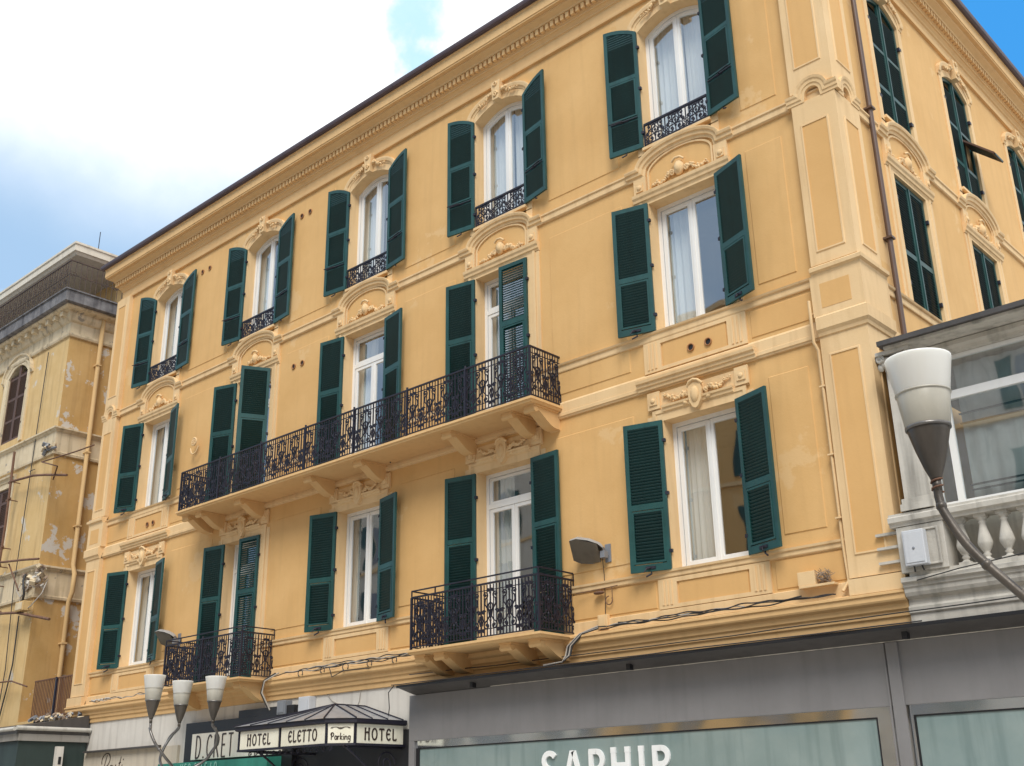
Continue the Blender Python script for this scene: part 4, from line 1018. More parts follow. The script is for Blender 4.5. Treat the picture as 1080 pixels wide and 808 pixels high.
# ------------------------------------------------------------------ hotel canopy
can = thing('entrance_canopy', (-15, 0, G), 'glazed hipped entrance canopy carrying cream sign panels that read HOTEL ELETTO', 'canopy')
pl = [(-16.42, 0.0), (-16.42, -1.35), (-14.13, -1.35), (-13.82, -1.04), (-13.82, -.03)]
mb = MB()
mb.sweep(pl, [(-.06, 1.235), (.035, 1.235), (.055, 1.25), (.055, 1.31), (.02, 1.32), (-.06, 1.32)], FP)
mb.sweep(pl, [(-.06, .915), (.02, .915), (.02, .948), (-.06, .948)], FP)
for (x, y) in pl[1:4] + [(-15.30, -1.35)]: mb.box(x - .014, x + .014, y - .014, y + .014, .948, 1.235)
for x in (-16.1, -13.9):
    mb.tube([(x, -.02, .1), (x, -.5, .45), (x, -1.0, .80), (x, -1.2, .92)], .02, 6); mb.tube([(x, -.02, .9), (x, -1.2, .9)], .02, 6)
    mb.tube([(x, -.35 + p[0], .66 + p[1]) for p in spiral(0, 0, .2, .04, 0, 1.6, 20)], .014, 5)
for k in range(14):
    x = -16.15 + k * .16; mb.tube([(x + p[0], -1.31, .865 + p[1]) for p in spiral(0, 0, .045, .01, 0, 1.2, 9)], .008, 4)
mb.build('frame', IRON, can)
rd = (-14.70, -.75, 1.585); rb = (-14.70, -.12, 1.585)
ee = [(-16.50, -.12, 1.31), (-16.50, -1.43, 1.31), (-14.10, -1.43, 1.31), (-13.76, -1.08, 1.31), (-13.76, -.12, 1.31)]
mb = MB(); mb.add([rd, rb] + ee, [(1, 2, 3, 0), (0, 3, 4), (0, 4, 5), (0, 5, 6, 1)])
ro = mb.build('roof', weathered('grey_wired_glass_roof', (0.24, 0.24, 0.245), (0.15, 0.15, 0.155), (0.33, 0.33, 0.335), rough=.3, streak=.8, bump=0.02), can)
mb = MB()
for p, q in ((rd, rb), (rd, ee[1]), (rd, ee[2]), (rd, ee[3]), (rb, ee[0]), (rb, ee[4])): mb.tube([Vector(p) + Vector((0, 0, .008)), Vector(q) + Vector((0, 0, .008))], .014, 4)
for k in (1, 2, 3, 4):      # ribs of the front and left slopes
    t_ = k / 5; e_ = Vector(ee[1]).lerp(Vector(ee[2]), t_); top = Vector(rd); st_ = e_.lerp(top, .93)
    mb.tube([e_ + Vector((0, 0, .008)), Vector((e_.x, e_.y, 0)).lerp(Vector(rd), 1 - .0) * 0 + st_ + Vector((0, 0, .008))], .011, 4)
for k in (1, 2):
    e_ = Vector(ee[0]).lerp(Vector(ee[1]), k / 3); u_ = Vector(rb).lerp(Vector(rd), k / 3); mb.tube([e_ + Vector((0, 0, .008)), u_ + Vector((0, 0, .008))], .011, 4)
    e_ = Vector(ee[4]).lerp(Vector(ee[3]), k / 3); mb.tube([e_ + Vector((0, 0, .008)), u_ + Vector((0, 0, .008))], .011, 4)
mb.build('roof_rib', IRON, can)
def sign(name, x0, y0, x1, y1, text, h, wd, gap, z, fonts=NOUV, sub=None):
    a = Vector((x0, y0)); b = Vector((x1, y1)); u = (b - a).normalized(); nn = Vector((u.y, -u.x))
    M = lambda s_, t_, o: (a.x + u.x * s_ + nn.x * o, a.y + u.y * s_ + nn.y * o, t_)
    mb = MB(); Ln = (b - a).length
    mb.prism([(0.018, .950), (Ln - .018, .950), (Ln - .018, 1.233), (.018, 1.233)], M, -.02, .006)
    p = mb.build('sign_panel', SIGNW, can)
    t = MB(); wtot = stroke_text(MB(), text, fonts, lambda *q: (0, 0, 0), h, wd, gap) - gap
    x0_ = (Ln - wtot) / 2
    stroke_text(t, text, fonts, lambda s_, v, o: M(s_, v + z, o + .008), h, wd, gap, x0=x0_, depth=.004)
    if sub: sub(t, M, Ln)
    l = t.build('sign_lettering', LETB, p); l.location = (0, 0, 0)
    l.location = Vector((0, 0, 0)); 
    return p, l
PK = {'P': (.55, [[(.2, 0), (.3, 1)], arcp(.45, .75, .4, .28, 200, -110, 10)]), 'a': (.42, [arcp(.45, .3, .36, .27, 60, 400, 10), [(.85, .55), (.80, .1), (1, .02)]]), 'r': (.34, [[(.1, .55), (.15, 0)], [(.13, .3), (.4, .52), (.9, .5)]]),
      'k': (.42, [[(.2, 1), (.1, 0)], [(.85, .55), (.15, .25), (.9, 0)]]), 'i': (.2, [[(.5, .52), (.5, .05), (.9, 0)], [(.5, .72), (.55, .78)]]), 'n': (.46, [[(.1, .52), (.1, 0)], [(.1, .35), (.4, .54), (.75, .45), (.78, .05), (1, 0)]]), 'g': (.42, [arcp(.45, .3, .36, .25, 60, 400, 10), [(.85, .55), (.8, -.2), (.45, -.38), (.1, -.25)]])}
def flourish(t, M, Ln):
    fl = {'~': (1.0, [arcp(.22, .2, .20, .35, 170, 10, 8), arcp(.78, .2, .20, .35, 170, 10, 8), [(.42, .3), (.5, .1), (.58, .3), (.5, .45), (.42, .3)], [(.40, .2), (.60, .2)]])}
    stroke_text(t, '~', fl, lambda s_, v, o: M(s_ * 2.1 + .06, v * .45 + 1.15, o + .008), .14, .014, 0, depth=.004)
ps = [sign('a', -16.40, -1.35, -15.32, -1.35, 'HOTEL', .165, .026, .040, 1.005), sign('b', -15.28, -1.35, -14.14, -1.35, 'ELETTO', .165, .026, .035, 1.005),
      sign('c', -14.125, -1.345, -13.825, -1.045, 'Parking', .10, .014, .004, 1.0, fonts=PK, sub=flourish), sign('d', -13.82, -1.03, -13.82, -.05, 'HOTEL', .165, .026, .045, 1.005)]
for p, l in ps: l.location = (0, 0, 0); 
# flat black sheet behind it: the recess's shade put into the colour
mb = MB(); mb.box(-16.6, -13.62, -.03, -.005, G, 1.18); o = mb.build('doorway_shade_sheet', BLACK, hotel)

# ------------------------------------------------------------------ left shop with black surround, cream sign and green awning
ls = thing('shopfront', (-18.6, -.1, G), 'black shopfront with a cream sign over a green awning, left of the hotel canopy', 'shopfront')
mb = MB(); mb.box(-20.05, -16.62, -.12, -.01, G, 1.62); mb.box(-18.3, -16.62, -.12, -.01, 1.621, 1.75); mb.build('surround', BLACK, ls)
mb = MB(); mb.box(-19.68, -16.9, -.20, -.121, .93, 1.40); p = mb.build('sign_panel', weathered('white_cream_sign', (.68, .64, .55), (.5, .46, .38), rough=.4), ls, bevel=.004)
mb = MB(); stroke_text(mb, 'D.CRET', NARROW, lambda a, b, o: (-19.52 + a, -.201 - o, .955 + b), .40, .030, .085, depth=.008); l = mb.build('sign_lettering', LETB, p); l.location = (0, 0, 0)
mb = MB(); mb.prism([(-.13, .90), (-.42, .88), (-.44, .62), (-.40, .62), (-.13, .70)], lambda a, b, d_: (d_, a, b), -20.45, -16.9); aw = mb.build('awning', GREENA, ls)
mb = MB(); stroke_text(mb, 'USO CRES LO', NARROW, lambda a, b, o: (-19.6 + a, -.444 - o, .68 + b), .17, .020, .055, depth=.004); l = mb.build('awning_lettering', GREENL, aw); l.location = (0, 0, 0)
# far-left shop: white front with ledge and script
fs_ = thing('shopfront', (-22.4, -.1, G), 'pale plaster shop wall with a thin dark ledge and brown script, below the leftmost windows', 'shopfront')
mb = MB(); mb.box(-24.3, -20.4, -.06, -.005, G, 1.24); p = mb.build('wall_plate', weathered('beige_plaster', (.50, .44, .35), (.36, .31, .25), streak=.7), fs_)
mb = MB(); mb.box(-24.0, -21.0, -.16, -.061, 1.235, 1.27); mb.build('ledge', SLAB, fs_)
SCR = {'P': (.9, [[(.35, -.1), (.55, 1)], arcp(.5, .72, .52, .38, 215, -100, 16)]), 'a': (.42, [arcp(.45, .22, .36, .2, 60, 400, 10), [(.85, .42), (.8, .1), (1, .02)]]), 's': (.36, [[(.1, .0), (.6, .45), (.85, .2), (.5, 0)]]), 't': (.3, [[(.7, .85), (.4, .1), (.8, 0)], [(.2, .5), (.95, .55)]]), 'i': (.2, [[(.5, .42), (.4, .05), (.9, 0)], [(.6, .66), (.68, .74)]])}
mb = MB(); stroke_text(mb, 'Pasti', SCR, lambda a, b, o: (-23.35 + a + b * .2, -.061 - o, .80 + b), .36, .022, .03, depth=.004); l = mb.build('shop_lettering', LETB, p); l.location = (0, 0, 0)

# ------------------------------------------------------------------ wall boxes, cables
def wbox(x, z, wd, h, m, lab, y=-.16):
    t = thing('electric_box', (x, 0, z), lab, 'electric box')
    mb = MB(); mb.box(0, wd, y, -.003, 0, h); mb.build('casing', m, t, world=False, bevel=.01)
    mb = MB(); mb.box(.03, wd - .03, y - .010, y - .0005, .03, h - .03); mb.build('lid', m, t, world=False, bevel=.004)
wbox(-17.08, 1.60, .24, .24, DBOX, 'dark grey square electric box under the ochre moulding, left of the light grey one')
wbox(-16.46, 1.58, .30, .28, BOXP, 'light grey square electric box just above the hotel canopy roof')
wbox(-9.80, 2.30, .17, .19, TRIM, 'small cream junction box at the end of the wire under the floodlight', y=-.08)
mb = MB(); mb.box(-17.3, -16.5, -.10, -.003, 1.54, 1.57); tag(mb.build('wall_shelf', WHITEWALL), 'thin white plaster ledge carrying nothing, under the dark grey electric box', 'ledge')
def wig(x0, x1, z, y, amp, seed, n=60, sag=0.0):
    rn = random.Random(seed); ph = rn.random() * 6; out = []
    for k in range(n + 1):
        t = k / n; out.append((x0 + (x1 - x0) * t, y + .01 * math.sin(t * 31 + ph), z + amp * math.sin(t * 17 + ph) * .5 + amp * math.sin(t * 43 + ph * 2) * .35 - sag * math.sin(PI * t)))
    return out
mb = MB()
for k, (a, b, m) in enumerate(((-9.7, -6.15, 0), (-9.8, -6.2, 0), (-9.6, -7.4, 1), (-9.4, -6.6, 0))): mb.tube(wig(a, b, 2.295 + .012 * k, -.13 - .01 * (k % 2), .022, k), .009, 5, mi=m)
for k in range(4):
    mb.tube([(-9.75, -.13, 2.30 + .01 * k), (-10.0 - .02 * k, -.17, 2.25), (-10.17 - .03 * k, -.20, 2.1), (-10.2 - .03 * k, -.21, 1.97), (-10.28, -.30, 1.88), (-10.5, -.45, 1.83 + .005 * k)], .012, 6, mi=k % 2)
tag(mb.build('cable_bundle', [CABLE, CABLEW]), 'loose black and pale cables lying on the ochre moulding right of the small balcony', 'cables')
mb = MB()
for k in range(5): mb.tube(wig(-17.25 + .3 * k, -13.2 + .1 * k, 2.30 + .012 * k, -.13, .03, 20 + k), .009, 5, mi=k % 2)
mb.tube([(-17.2, -.14, 2.33), (-17.42, -.22, 2.22), (-17.46, -.25, 2.0), (-17.40, -.10, 1.7), (-17.36, -.1, 1.45)], .016, 6)
mb.tube([(-17.1, -.14, 2.33), (-17.38, -.24, 2.2), (-17.40, -.27, 2.0), (-17.34, -.12, 1.7)], .014, 6, mi=1)
rn = random.Random(4)
for k in range(5):      # loops hanging from the run
    cx, r_ = -16.4 + k * .62, rn.uniform(.05, .11)
    mb.tube([(cx + r_ * math.cos(a), -.19, 2.28 + (r_ * .9) * math.sin(a) - .02) for a in [R_(-40 + 26 * q) for q in range(12)]], .008, 5)
mb.tube([(-15.6, -.19, 2.3), (-15.5, -.2, 2.12), (-15.2, -.2, 2.2), (-14.5, -.2, 2.18)], .008, 5)
tag(mb.build('cable_bundle', [CABLE, CABLEW]), 'tangled looping cables on the ochre moulding above the hotel canopy', 'cables')
mb = MB(); mb.tube(wig(-24.0, -20.6, 2.31, -.13, .04, 33), .009, 5); mb.tube(wig(-23.6, -21.0, 2.30, -.15, .03, 34), .009, 5, mi=1)
for k in range(14): mb.blob((-23.9 + k * .06 + rn.uniform(-.03, .03), -.12, 2.30 + rn.uniform(0, .03)), .03, .03, .02, mi=1, ang=rn.uniform(0, 3))
tag(mb.build('cable_bundle', [CABLE, CABLEW]), 'thin wires along the ochre moulding below the leftmost window', 'cables')
mb = MB(); mb.tube(wig(-13.55, -4.0, 1.99, -.205, .006, 8, n=40, sag=.03) + [(-2.0, -.30, 2.02), (1.5, -.32, 2.08)], .0075, 5)
tag(mb.build('cable', CABLE), 'long thin black cable strung just above the grey shop fascia', 'cable')
mb = MB(); mb.tube([(-13.55, -.52, 1.80), (-13.75, -.45, 1.72), (-13.95, -.25, 1.50), (-14.1, -.14, 1.36)], .008, 5); mb.tube([(-13.6, -.53, 1.815)] + wig(-13.4, -5.0, 1.812, -.522, .006, 9), .008, 5)
tag(mb.build('cable', CABLE), 'thin black wire curving down from the shop flashing to the hotel canopy', 'cable')
mb = MB(); mb.tube([(-5.1, -.25, 2.30), (-4.6, -.27, 2.36), (-3.6, -.27, 2.44), (-1, -.27, 2.60)], .007, 5)
tag(mb.build('cable', CABLE), 'thin black wire crossing the foot of the grey balusters', 'cable')
for k, (pts) in enumerate(([(-15.9, -.012, 1.92), (-15.7, -.012, 1.75), (-15.35, -.012, 1.62)], [(-14.95, -.012, 1.95), (-14.98, -.012, 1.7), (-15.05, -.012, 1.6)])):
    mb = MB(); mb.tube(pts, .007, 5); tag(mb.build('cable', CABLEW), ('pale wire slanting down the grey wall to the left of the canopy ridge', 'pale wire hanging straight down the grey wall above the canopy ridge')[k], 'cable')

# broken plaster ledge with an old nest
t = thing('nest_ledge', (-6.40, 0, 2.42), 'small plaster ledge with a cream block and a brown bird nest beside the conduit', 'ledge')
mb = MB(); mb.box(-.22, .25, -.14, -.02, 0, .03); mb.box(-.23, .0, -.13, -.02, .031, .20); mb.build('ledge_block', TRIM, t, world=False, bevel=.004)
mb = MB(); rn = random.Random(9)
for k in range(70):
    a = rn.uniform(0, 2 * PI); r_ = rn.uniform(.02, .10); p = Vector((.10 + r_ * math.cos(a), -.08 + .04 * math.sin(a), .08 + rn.uniform(-.04, .10)))
    q = Vector((rn.uniform(-1, 1), rn.uniform(-.5, .5), rn.uniform(-.6, .8))).normalized() * .05; mb.tube([p - q, p + q], .004, 3)
mb.build('nest', CLAYR, t, world=False)

# ------------------------------------------------------------------ floodlights
def floodlight(x, z, yaw, lab, wire=True, sc=1.0):
    t = thing('floodlight', (x, 0, z), lab, 'floodlight')
    mb = MB()      # cast housing: domed back, open glass face turned down
    S = []
    n = 7; W_, Dp = .17 * sc, .36 * sc
    prof = []
    for k in range(n + 1):
        a = PI * k / n; prof.append((math.cos(a) * W_, math.sin(a) * .13 * sc))
    k = len(prof); secs = []
    for (yy, s_) in ((0, .45), (.05, .75), (.15, .95), (.28, 1.0), (.36, .80)):
        secs.append([(p[0] * s_, -yy * sc, p[1] * s_) for p in prof])
    vs = [v for s_ in secs for v in s_]
    mb.add(vs, [(i * k + j, i * k + j + 1, (i + 1) * k + j + 1, (i + 1) * k + j) for i in range(4) for j in range(k - 1)], 0, True)
    mb.add(secs[0], (tuple(range(k)),)); mb.add(secs[-1], (tuple(range(k))[::-1],))
    h = mb.build('housing', weathered('cast_grey_housing', (.30, .29, .275), (.18, .17, .16), (.36, .35, .33), rough=.45, streak=.7, scale=8), t, world=False)
    g_ = MB(); g_.add([(-W_ * .75, -.05 * sc, -.003), (W_ * .75, -.05 * sc, -.003), (W_, -.28 * sc, -.003), (W_ * .8, -.36 * sc, -.003), (-W_ * .8, -.36 * sc, -.003), (-W_, -.28 * sc, -.003)], [(0, 1, 2, 3, 4, 5)])
    f = g_.build('lens', weathered('dull_lens', (.16, .15, .13), (.10, .09, .08), rough=.12), t, world=False)
    for o in (h, f): o.location = (-.02, -.10, .10); o.rotation_euler = (R_(-12), R_(-38), yaw)
    a = MB(); a.box(-.05, .05, -.03, -.002, -.02, .24); a.tube([(0, -.02, .08), (-.01, -.08, .08), (-.02, -.12, .10)], .022, 6); a.box(-.05, .03, -.15, -.06, .03, .13)
    a.build('wall_bracket', DBOX, t, world=False, bevel=.004)
    if wire:
        c = MB(); c.tube([(-.06, -.08, .04), (-.08, -.03, -.2), (-.08, -.03, -.55), (-.10, -.03, -.9)], .005, 4); c.build('wire', CABLE, t, world=False)
floodlight(-9.60, 3.24, R_(-62), 'grey dome floodlight on the ochre wall right of the small first floor balcony', sc=1.35)
floodlight(-20.75, 3.20, R_(-62), 'grey floodlight on the wall at the left end of the lower left balcony', wire=False, sc=1.25)
t = thing('wall_hook', (-9.70, 0, 2.78), 'rusty red iron bar hook with a loop of wire below the floodlight', 'hook')
mb = MB(); mb.tube([(-.45, -.10, .06), (-.1, -.06, .07), (.25, -.04, .09)], .006, 5); mb.blob((-.05, -.08, .02), .10, .05, .025)
mb.tube([(.10 + .06 * math.cos(R_(a)), -.05, -.10 + .06 * math.sin(R_(a))) for a in range(90, 420, 30)], .008, 5); mb.tube([(.16, -.05, -.08), (.16, -.05, .08)], .005, 4)
mb.build('bar', RUST, t, world=False)

# ------------------------------------------------------------------ street lamps
def cup(t, x, y, z):
    """z = top of the frosted cup, total height .73"""
    mb = MB(); mb.lathe([(.150, -.215), (.185, -.01), (.186, 0), (.178, .0), (.145, -.215)], (0, 0, 0), 28); mb.lathe([(.0001, -.012), (.17, -.012)], (0, 0, 0), 28); a = mb.build('lamp_shade', FROSTW, t, (x, y, z), world=False)
    mb = MB(); mb.lathe([(.118, -.425), (.124, -.42), (.1505, -.216), (.1495, -.214)], (0, 0, 0), 28); mb.build('diffuser', LAMPG, t, (x, y, z), world=False)
    mb = MB(); mb.lathe([(.0001, -.725), (.030, -.725), (.034, -.71), (.056, -.655), (.088, -.55), (.112, -.455), (.120, -.424), (.116, -.418)], (0, 0, 0), 28)
    mb.lathe([(.0001, -.79), (.026, -.79), (.026, -.722), (.0001, -.722)], (0, 0, 0), 12); mb.build('lamp_cone', DARKM, t, (x, y, z), world=False)
    mb = MB(); mb.lathe([(.1495, -.222), (.1555, -.220), (.1555, -.212), (.152, -.210)], (0, 0, 0), 28); mb.build('clamp_ring', LAMPG, t, (x, y, z), world=False); mb = MB(); mb.lathe([(.120, -.430), (.127, -.428), (.127, -.412), (.121, -.410)], (0, 0, 0), 28); mb.build('clamp_ring', ALU, t, (x, y, z), world=False)
def street_lamp(px, py, ztop, angs, r, lab, bulge=1.0, ar=.024, am=None):
    t = thing('street_lamp', (px, py, G), lab, 'street lamp', None)
    zt = ztop - G
    for i, a in enumerate(angs):
        a = R_(a); ux, uy = math.cos(a), math.sin(a); vx, vy = -uy, ux
        cup(t, ux * r, uy * r, zt)
        zb = zt - .78
        m = MB(); P = lambda rr, tt, dz: (ux * rr + vx * tt, uy * rr + vy * tt, zb + dz)
        ctrl = [P(r, 0, 0), P(r * 1.0, .01 * bulge, -.05), P(r * (.95 + .13 * bulge), .10 * bulge, -.15), P(r * (.78 + .22 * bulge), .22 * bulge, -.36), P(r * (.52 + .18 * bulge), .28 * bulge, -.58), P(r * .32, .20 * bulge, -.74), P(.03, .03, -.84)]
        # smooth with Catmull-Rom
        pts = []; C = [Vector(c) for c in ctrl]; C = [C[0]] + C + [C[-1]]
        for k in range(1, len(C) - 2):
            for q in range(5):
                u = q / 5; p0, p1, p2, p3 = C[k - 1:k + 3]
                pts.append(.5 * ((2 * p1) + (p2 - p0) * u + (2 * p0 - 5 * p1 + 4 * p2 - p3) * u * u + (3 * p1 - p0 - 3 * p2 + p3) * u ** 3))
        pts.append(C[-1]); m.tube(pts, ar, 8)
        for f in (.28, .55): p = pts[int(f * len(pts))]; m.blob(p, ar * 1.25, ar * 1.25, ar * 1.25, n=8, m=5)
        m.tube([q_ + Vector((.012 * math.sin(i_ * 1.1), -.012, .022 + .008 * math.sin(i_ * .9))) for i_, q_ in enumerate(pts[2:-3])], .006, 5, 1)
        m.build('arm', [am or ALU, CABLE], t, world=False)
    m = MB(); zj = zt - .78 - .84
    m.lathe([(.0001, .02), (.11, 0), (.11, .12), (.075, .16), (.07, .9), (.055, 1.0), (.045, zj - .1), (.06, zj - .05), (.06, zj + .08), (.0001, zj + .10)], (0, 0, 0), 20)
    m.build('pole', ALU, t, world=False)
    return t
street_lamp(-18.0, -1.50, 2.23, (-90, 151, 36), .58, 'three armed grey street lamp with frosted cups in front of the lower left balcony')
near = street_lamp(-1.70, -6.28, 2.40, (194, 74, -46), .65, 'large close street lamp, frosted cup on a curved grey arm before the stone balusters', bulge=0.12, ar=.026, am=DARKM)

# wire tape wound on the near lamp's neck
mb = MB()
mb.tube([(.031 * math.cos(k * .8), .031 * math.sin(k * .8), -.80 + .005 * k) for k in range(22)], .006, 5)
wr = mb.build('wire_wrap', weathered('brown_wire', (.16, .08, .045), (.08, .04, .03)), near, world=False)
wr.location = (.65 * math.cos(R_(194)), .65 * math.sin(R_(194)), 2.40 - G)

# ------------------------------------------------------------------ old building on the left
old = thing('old_building', (-31, 0, G), 'older peeling ochre building with roof terrace, behind rusty pipes at the left edge', 'building')
OX = -27.69; OL = -46.0
F_ = PF
mb = MB()
ocols = [(x, [(3.2, 4.9, 0), (6.7, 8.40, 0), (9.85, 12.0 - .15, .30)]) for x in (-44.3, -40.8, -37.4, -34.0, -30.62)]
wall_mesh(mb, OL, OX, 1.2, 13.0, ocols, PF, hw=.60, depth=.25, mi_out=0, mi_rev=2)
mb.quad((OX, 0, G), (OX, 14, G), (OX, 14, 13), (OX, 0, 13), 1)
mb.quad((OL, 0, G), (OX, 0, G), (OX, 0, 1.2), (OL, 0, 1.2), 0)
mb.quad((OL, 0, G), (OL, 14, G), (OL, 14, 13), (OL, 0, 13), 0); mb.quad((OL, 14, G), (OX, 14, G), (OX, 14, 13), (OL, 14, 13), 0)
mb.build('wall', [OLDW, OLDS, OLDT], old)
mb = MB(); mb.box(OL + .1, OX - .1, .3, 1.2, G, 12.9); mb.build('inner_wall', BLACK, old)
OP = [(OL, 14), (OL, 0), (OX, 0), (OX, 14)]
mb = MB()
around(mb, [(0, 12.18), (.05, 12.19), (.07, 12.24), (.07, 12.29), (0.02, 12.31), (.02, 12.60), (.08, 12.64), (.14, 12.74), (.15, 12.86), (.30, 12.90), (.34, 12.93), (.34, 12.97), (0, 12.97)], OP)
x = OX - .1
while x > OL: mb.box(x - .10, x + .05, -.27, -.10, 12.74, 12.87); x -= .42
mb.build('cornice', OLDT, old)
for zz, nm in (((9.57, 9.05, 8.85), 'string_course'), ((5.90, 5.35, 5.10), 'string_course')):
    a, b, c = zz; m = MB()
    around(m, [(0, c - .02), (.05, c - .01), (.06, c + .05), (.03, c + .07), (.03, a - .12), (.06, a - .10), (.09, a - .05), (.12, a - .04), (.12, a), (0, a + .03)], OP)
    m.build(nm, OLDT, old)
mb = MB()
for x, _ in ocols:
    t = MB()
    n = 12; hw = .6
    pts = [(hw, 9.72)] + [(hw - 2 * hw * k / n, 11.85 + arch(hw - 2 * hw * k / n, hw, .30)) for k in range(n + 1)] + [(-hw, 9.72)]
    t.sweep(pts, [(0.001, 0), (0.001, .03), (.12, .03), (.14, .05), (.20, .05), (.20, 0)], F3)
    pts = [(hw + .34, 11.72), (hw + .20, 11.72)] + [((hw + .20) * math.cos(PI * k / n), 11.78 + .58 * math.sin(PI * k / n)) for k in range(1, n)] + [(-hw - .20, 11.72), (-hw - .34, 11.72)]
    t.sweep(pts, [(0, 0), (0, .04), (.05, .06), (.06, .10), (.10, .11), (.10, 0)], F3)
    t.sweep([(hw, 6.7), (hw, 8.4), (-hw, 8.4), (-hw, 6.7)], [(0.001, 0), (0.001, .03), (.16, .03), (.16, 0)], F3)
    t.sweep([(hw + .25, 8.66), (-hw - .25, 8.66)], [(-.1, 0), (-.1, .05), (-.02, .07), (0, .12), (.05, .13), (.06, 0)], F3)
    t.build('window_surround', OLDT, old, (x, 0, 0))
    for z0, z1, ri in ((9.85, 11.85, .3), (6.7, 8.4, 0), (3.2, 4.9, 0)):
        s_ = MB(); top = lambda u: (z1 - z0) + arch(u, hw, ri)
        for a, b in ((-hw + .01, -.005), (.005, hw - .01)):
            for p, q in ((a, a + .06), (b - .06, b)): s_.prism([(p, 0.01), (q, 0.01), (q, top(q)), (p, top(p))], lambda u, v, o: (u, o, v), .02, .06)
            for zz in (.01, .62, 1.28, z1 - z0 - .08): s_.box(a + .06, b - .06, .021, .059, zz, zz + .07)
            nn = int((z1 - z0 + ri * .5 - .1) / .05)
            for k in range(nn): s_.obox(((a + b) / 2, .04, .06 + k * .05), ((b - a) / 2 - .06, 0, 0), (0, .018, -.016), (0, .003, .004))
        for f in (.2, .7): s_.box(hw - .02, hw + .05, -.04, .03, (z1 - z0) * f, (z1 - z0) * f + .05)
        s_.build('shutter', BROWNW, old, (x, 0, z0))
# terrace slab, railing, penthouse roof
mb = MB(); around(mb, [(-.3, 12.975), (.42, 12.975), (.46, 13.0), (.46, 13.30), (.50, 13.31), (.50, 13.345), (-.3, 13.35)], OP)
mb.box(OL + .3, OX - .3, .3, 13.7, 12.98, 13.34); mb.build('terrace_slab', OLDSLAB, old)
r = MB(); ry, rx = -.42, OX + .42
zt0, zt1 = 13.38, 14.20
x = rx
while x > OL:
    r.tube([(x, ry, zt0), (x, ry, zt1)], .012, 4); x -= .155
k = 0; x = rx
while x > OL + .42:
    r.tube([(x - .21 + p[0], ry, zt0 + .22 + p[1]) for p in spiral(0, 0, .09, .02, 0, 1.3, 9)], .009, 4, caps=False); r.tube([(x - .21 + p[0], ry, zt0 + .55 + p[1]) for p in spiral(0, 0, .10, .02, PI, 1.3, 9)], .009, 4, caps=False); x -= .31
y = ry
while y < 4: r.tube([(rx, y, zt0), (rx, y, zt1)], .010, 4); y += .155
y = ry
while y < 3.8: r.tube([(rx, y + .1 + p[0], zt0 + .40 + p[1]) for p in spiral(0, 0, .11, .02, 0, 1.3, 9)], .009, 4, caps=False); y += .31
for zz in (zt0, zt0 + .4, zt1):
    rr = .022 if zz == zt1 else .012
    r.tube([(OL, ry, zz), (rx, ry, zz)], rr, 4); r.tube([(rx, ry, zz), (rx, 6, zz)], rr, 4)
r.build('terrace_railing', weathered('dark_rusty_iron', (.05, .035, .028), (.03, .02, .018), (.10, .06, .045), rough=.7), old)
mb = MB(); mb.box(OL + 1.5, OX - .9, 1.6, 12, 13.34, 15.0); mb.build('penthouse_wall', OLDW, old)
mb = MB(); around(mb, [(-1.6, 14.72), (-.05, 14.72), (.0, 14.78), (.05, 14.80), (.05, 14.98), (.08, 15.0), (.08, 15.06), (-1.6, 15.10)], [(OL, 13), (OL, -.10), (OX - .12, -.10), (OX - .12, 13)])
mb.box(OL + 1.5, OX - 1.6, 1.5, 12.5, 14.73, 15.09)
mb.build('roof', ROOFW, old)
mb = MB(); mb.tube([(OX - .05, .5, 15.05), (OX - .05, .5, 15.6)], .012, 5); mb.build('aerial', IRON, old)
# pipes of the old building
mb = MB(); yy = .83
mb.tube([(OX + .14, yy, 12.9), (OX + .13, yy, 12.4), (OX + .13, yy, 6.0), (OX + .26, yy, 5.75), (OX + .26, yy, 5.3), (OX + .13, yy, 5.05), (OX + .13, yy, 2.3)], .06, 10)
for z in (11.5, 9.0, 7.0, 4.0): mb.box(OX, OX + .2, yy - .07, yy + .07, z, z + .04)
mb.build('downpipe', weathered('ochre_painted_pipe', (.62, .42, .20), (.40, .27, .13), streak=.6), old)
# rusty pipe frame standing off the wall
t = thing('pipe_frame', (-29.5, -.3, G), 'rusty iron pole with horizontal bars and clips fixed to the old peeling building', 'pipe frame')
t_ = MB(); o_ = Vector((-29.5, -.3, G))
def W(p): return Vector(p) - o_
t_.tube([W((-29.55, -.25, 9.25)), W((-29.45, -.25, 7.2)), W((-29.50, -.25, 4.9)), W((-29.5, -.25, 1.5))], .035, 7)
for z in (8.4, 7.9, 6.6, 6.1, 5.6, 4.95, 4.0, 3.2): t_.obox(W((-29.5, -.25, z)), (.10, 0, .02), (0, .03, 0), (0, 0, .025)); t_.tube([W((-29.5, -.25, z)), W((-29.5, 0, z))], .015, 5)
t_.tube([W((-29.5, -.25, 8.40)), W((-28.2, -.25, 8.30)), W((-27.4, -.28, 8.15)), W((-26.15, -.30, 7.88))], .032, 7)
t_.tube([W((-29.45, -.25, 6.20)), W((-28.0, -.25, 6.05)), W((-27.2, -.25, 5.95))], .03, 7)
t_.tube([W((-29.45, -.25, 4.86)), W((-28.0, -.25, 4.72)), W((-26.2, -.25, 4.35))], .035, 7)
t_.tube([W((-27.9, -.2, 8.62)), W((-26.3, -.5, 8.1)), W((-27.1, -.2, 7.98))], .018, 5); t_.tube([W((-27.9, -.2, 8.62)), W((-25.6, -.4, 8.35)), W((-25.1, -.2, 8.45))], .018, 5)
t_.tube([W((-29.4, -.25, 3.1)), W((-27.8, -.25, 3.05)), W((-26.9, -.25, 2.85))], .02, 5)
t_.tube([W((-29.0, -.2, 6.1)), W((-28.2, -.2, 5.3))], .02, 5)
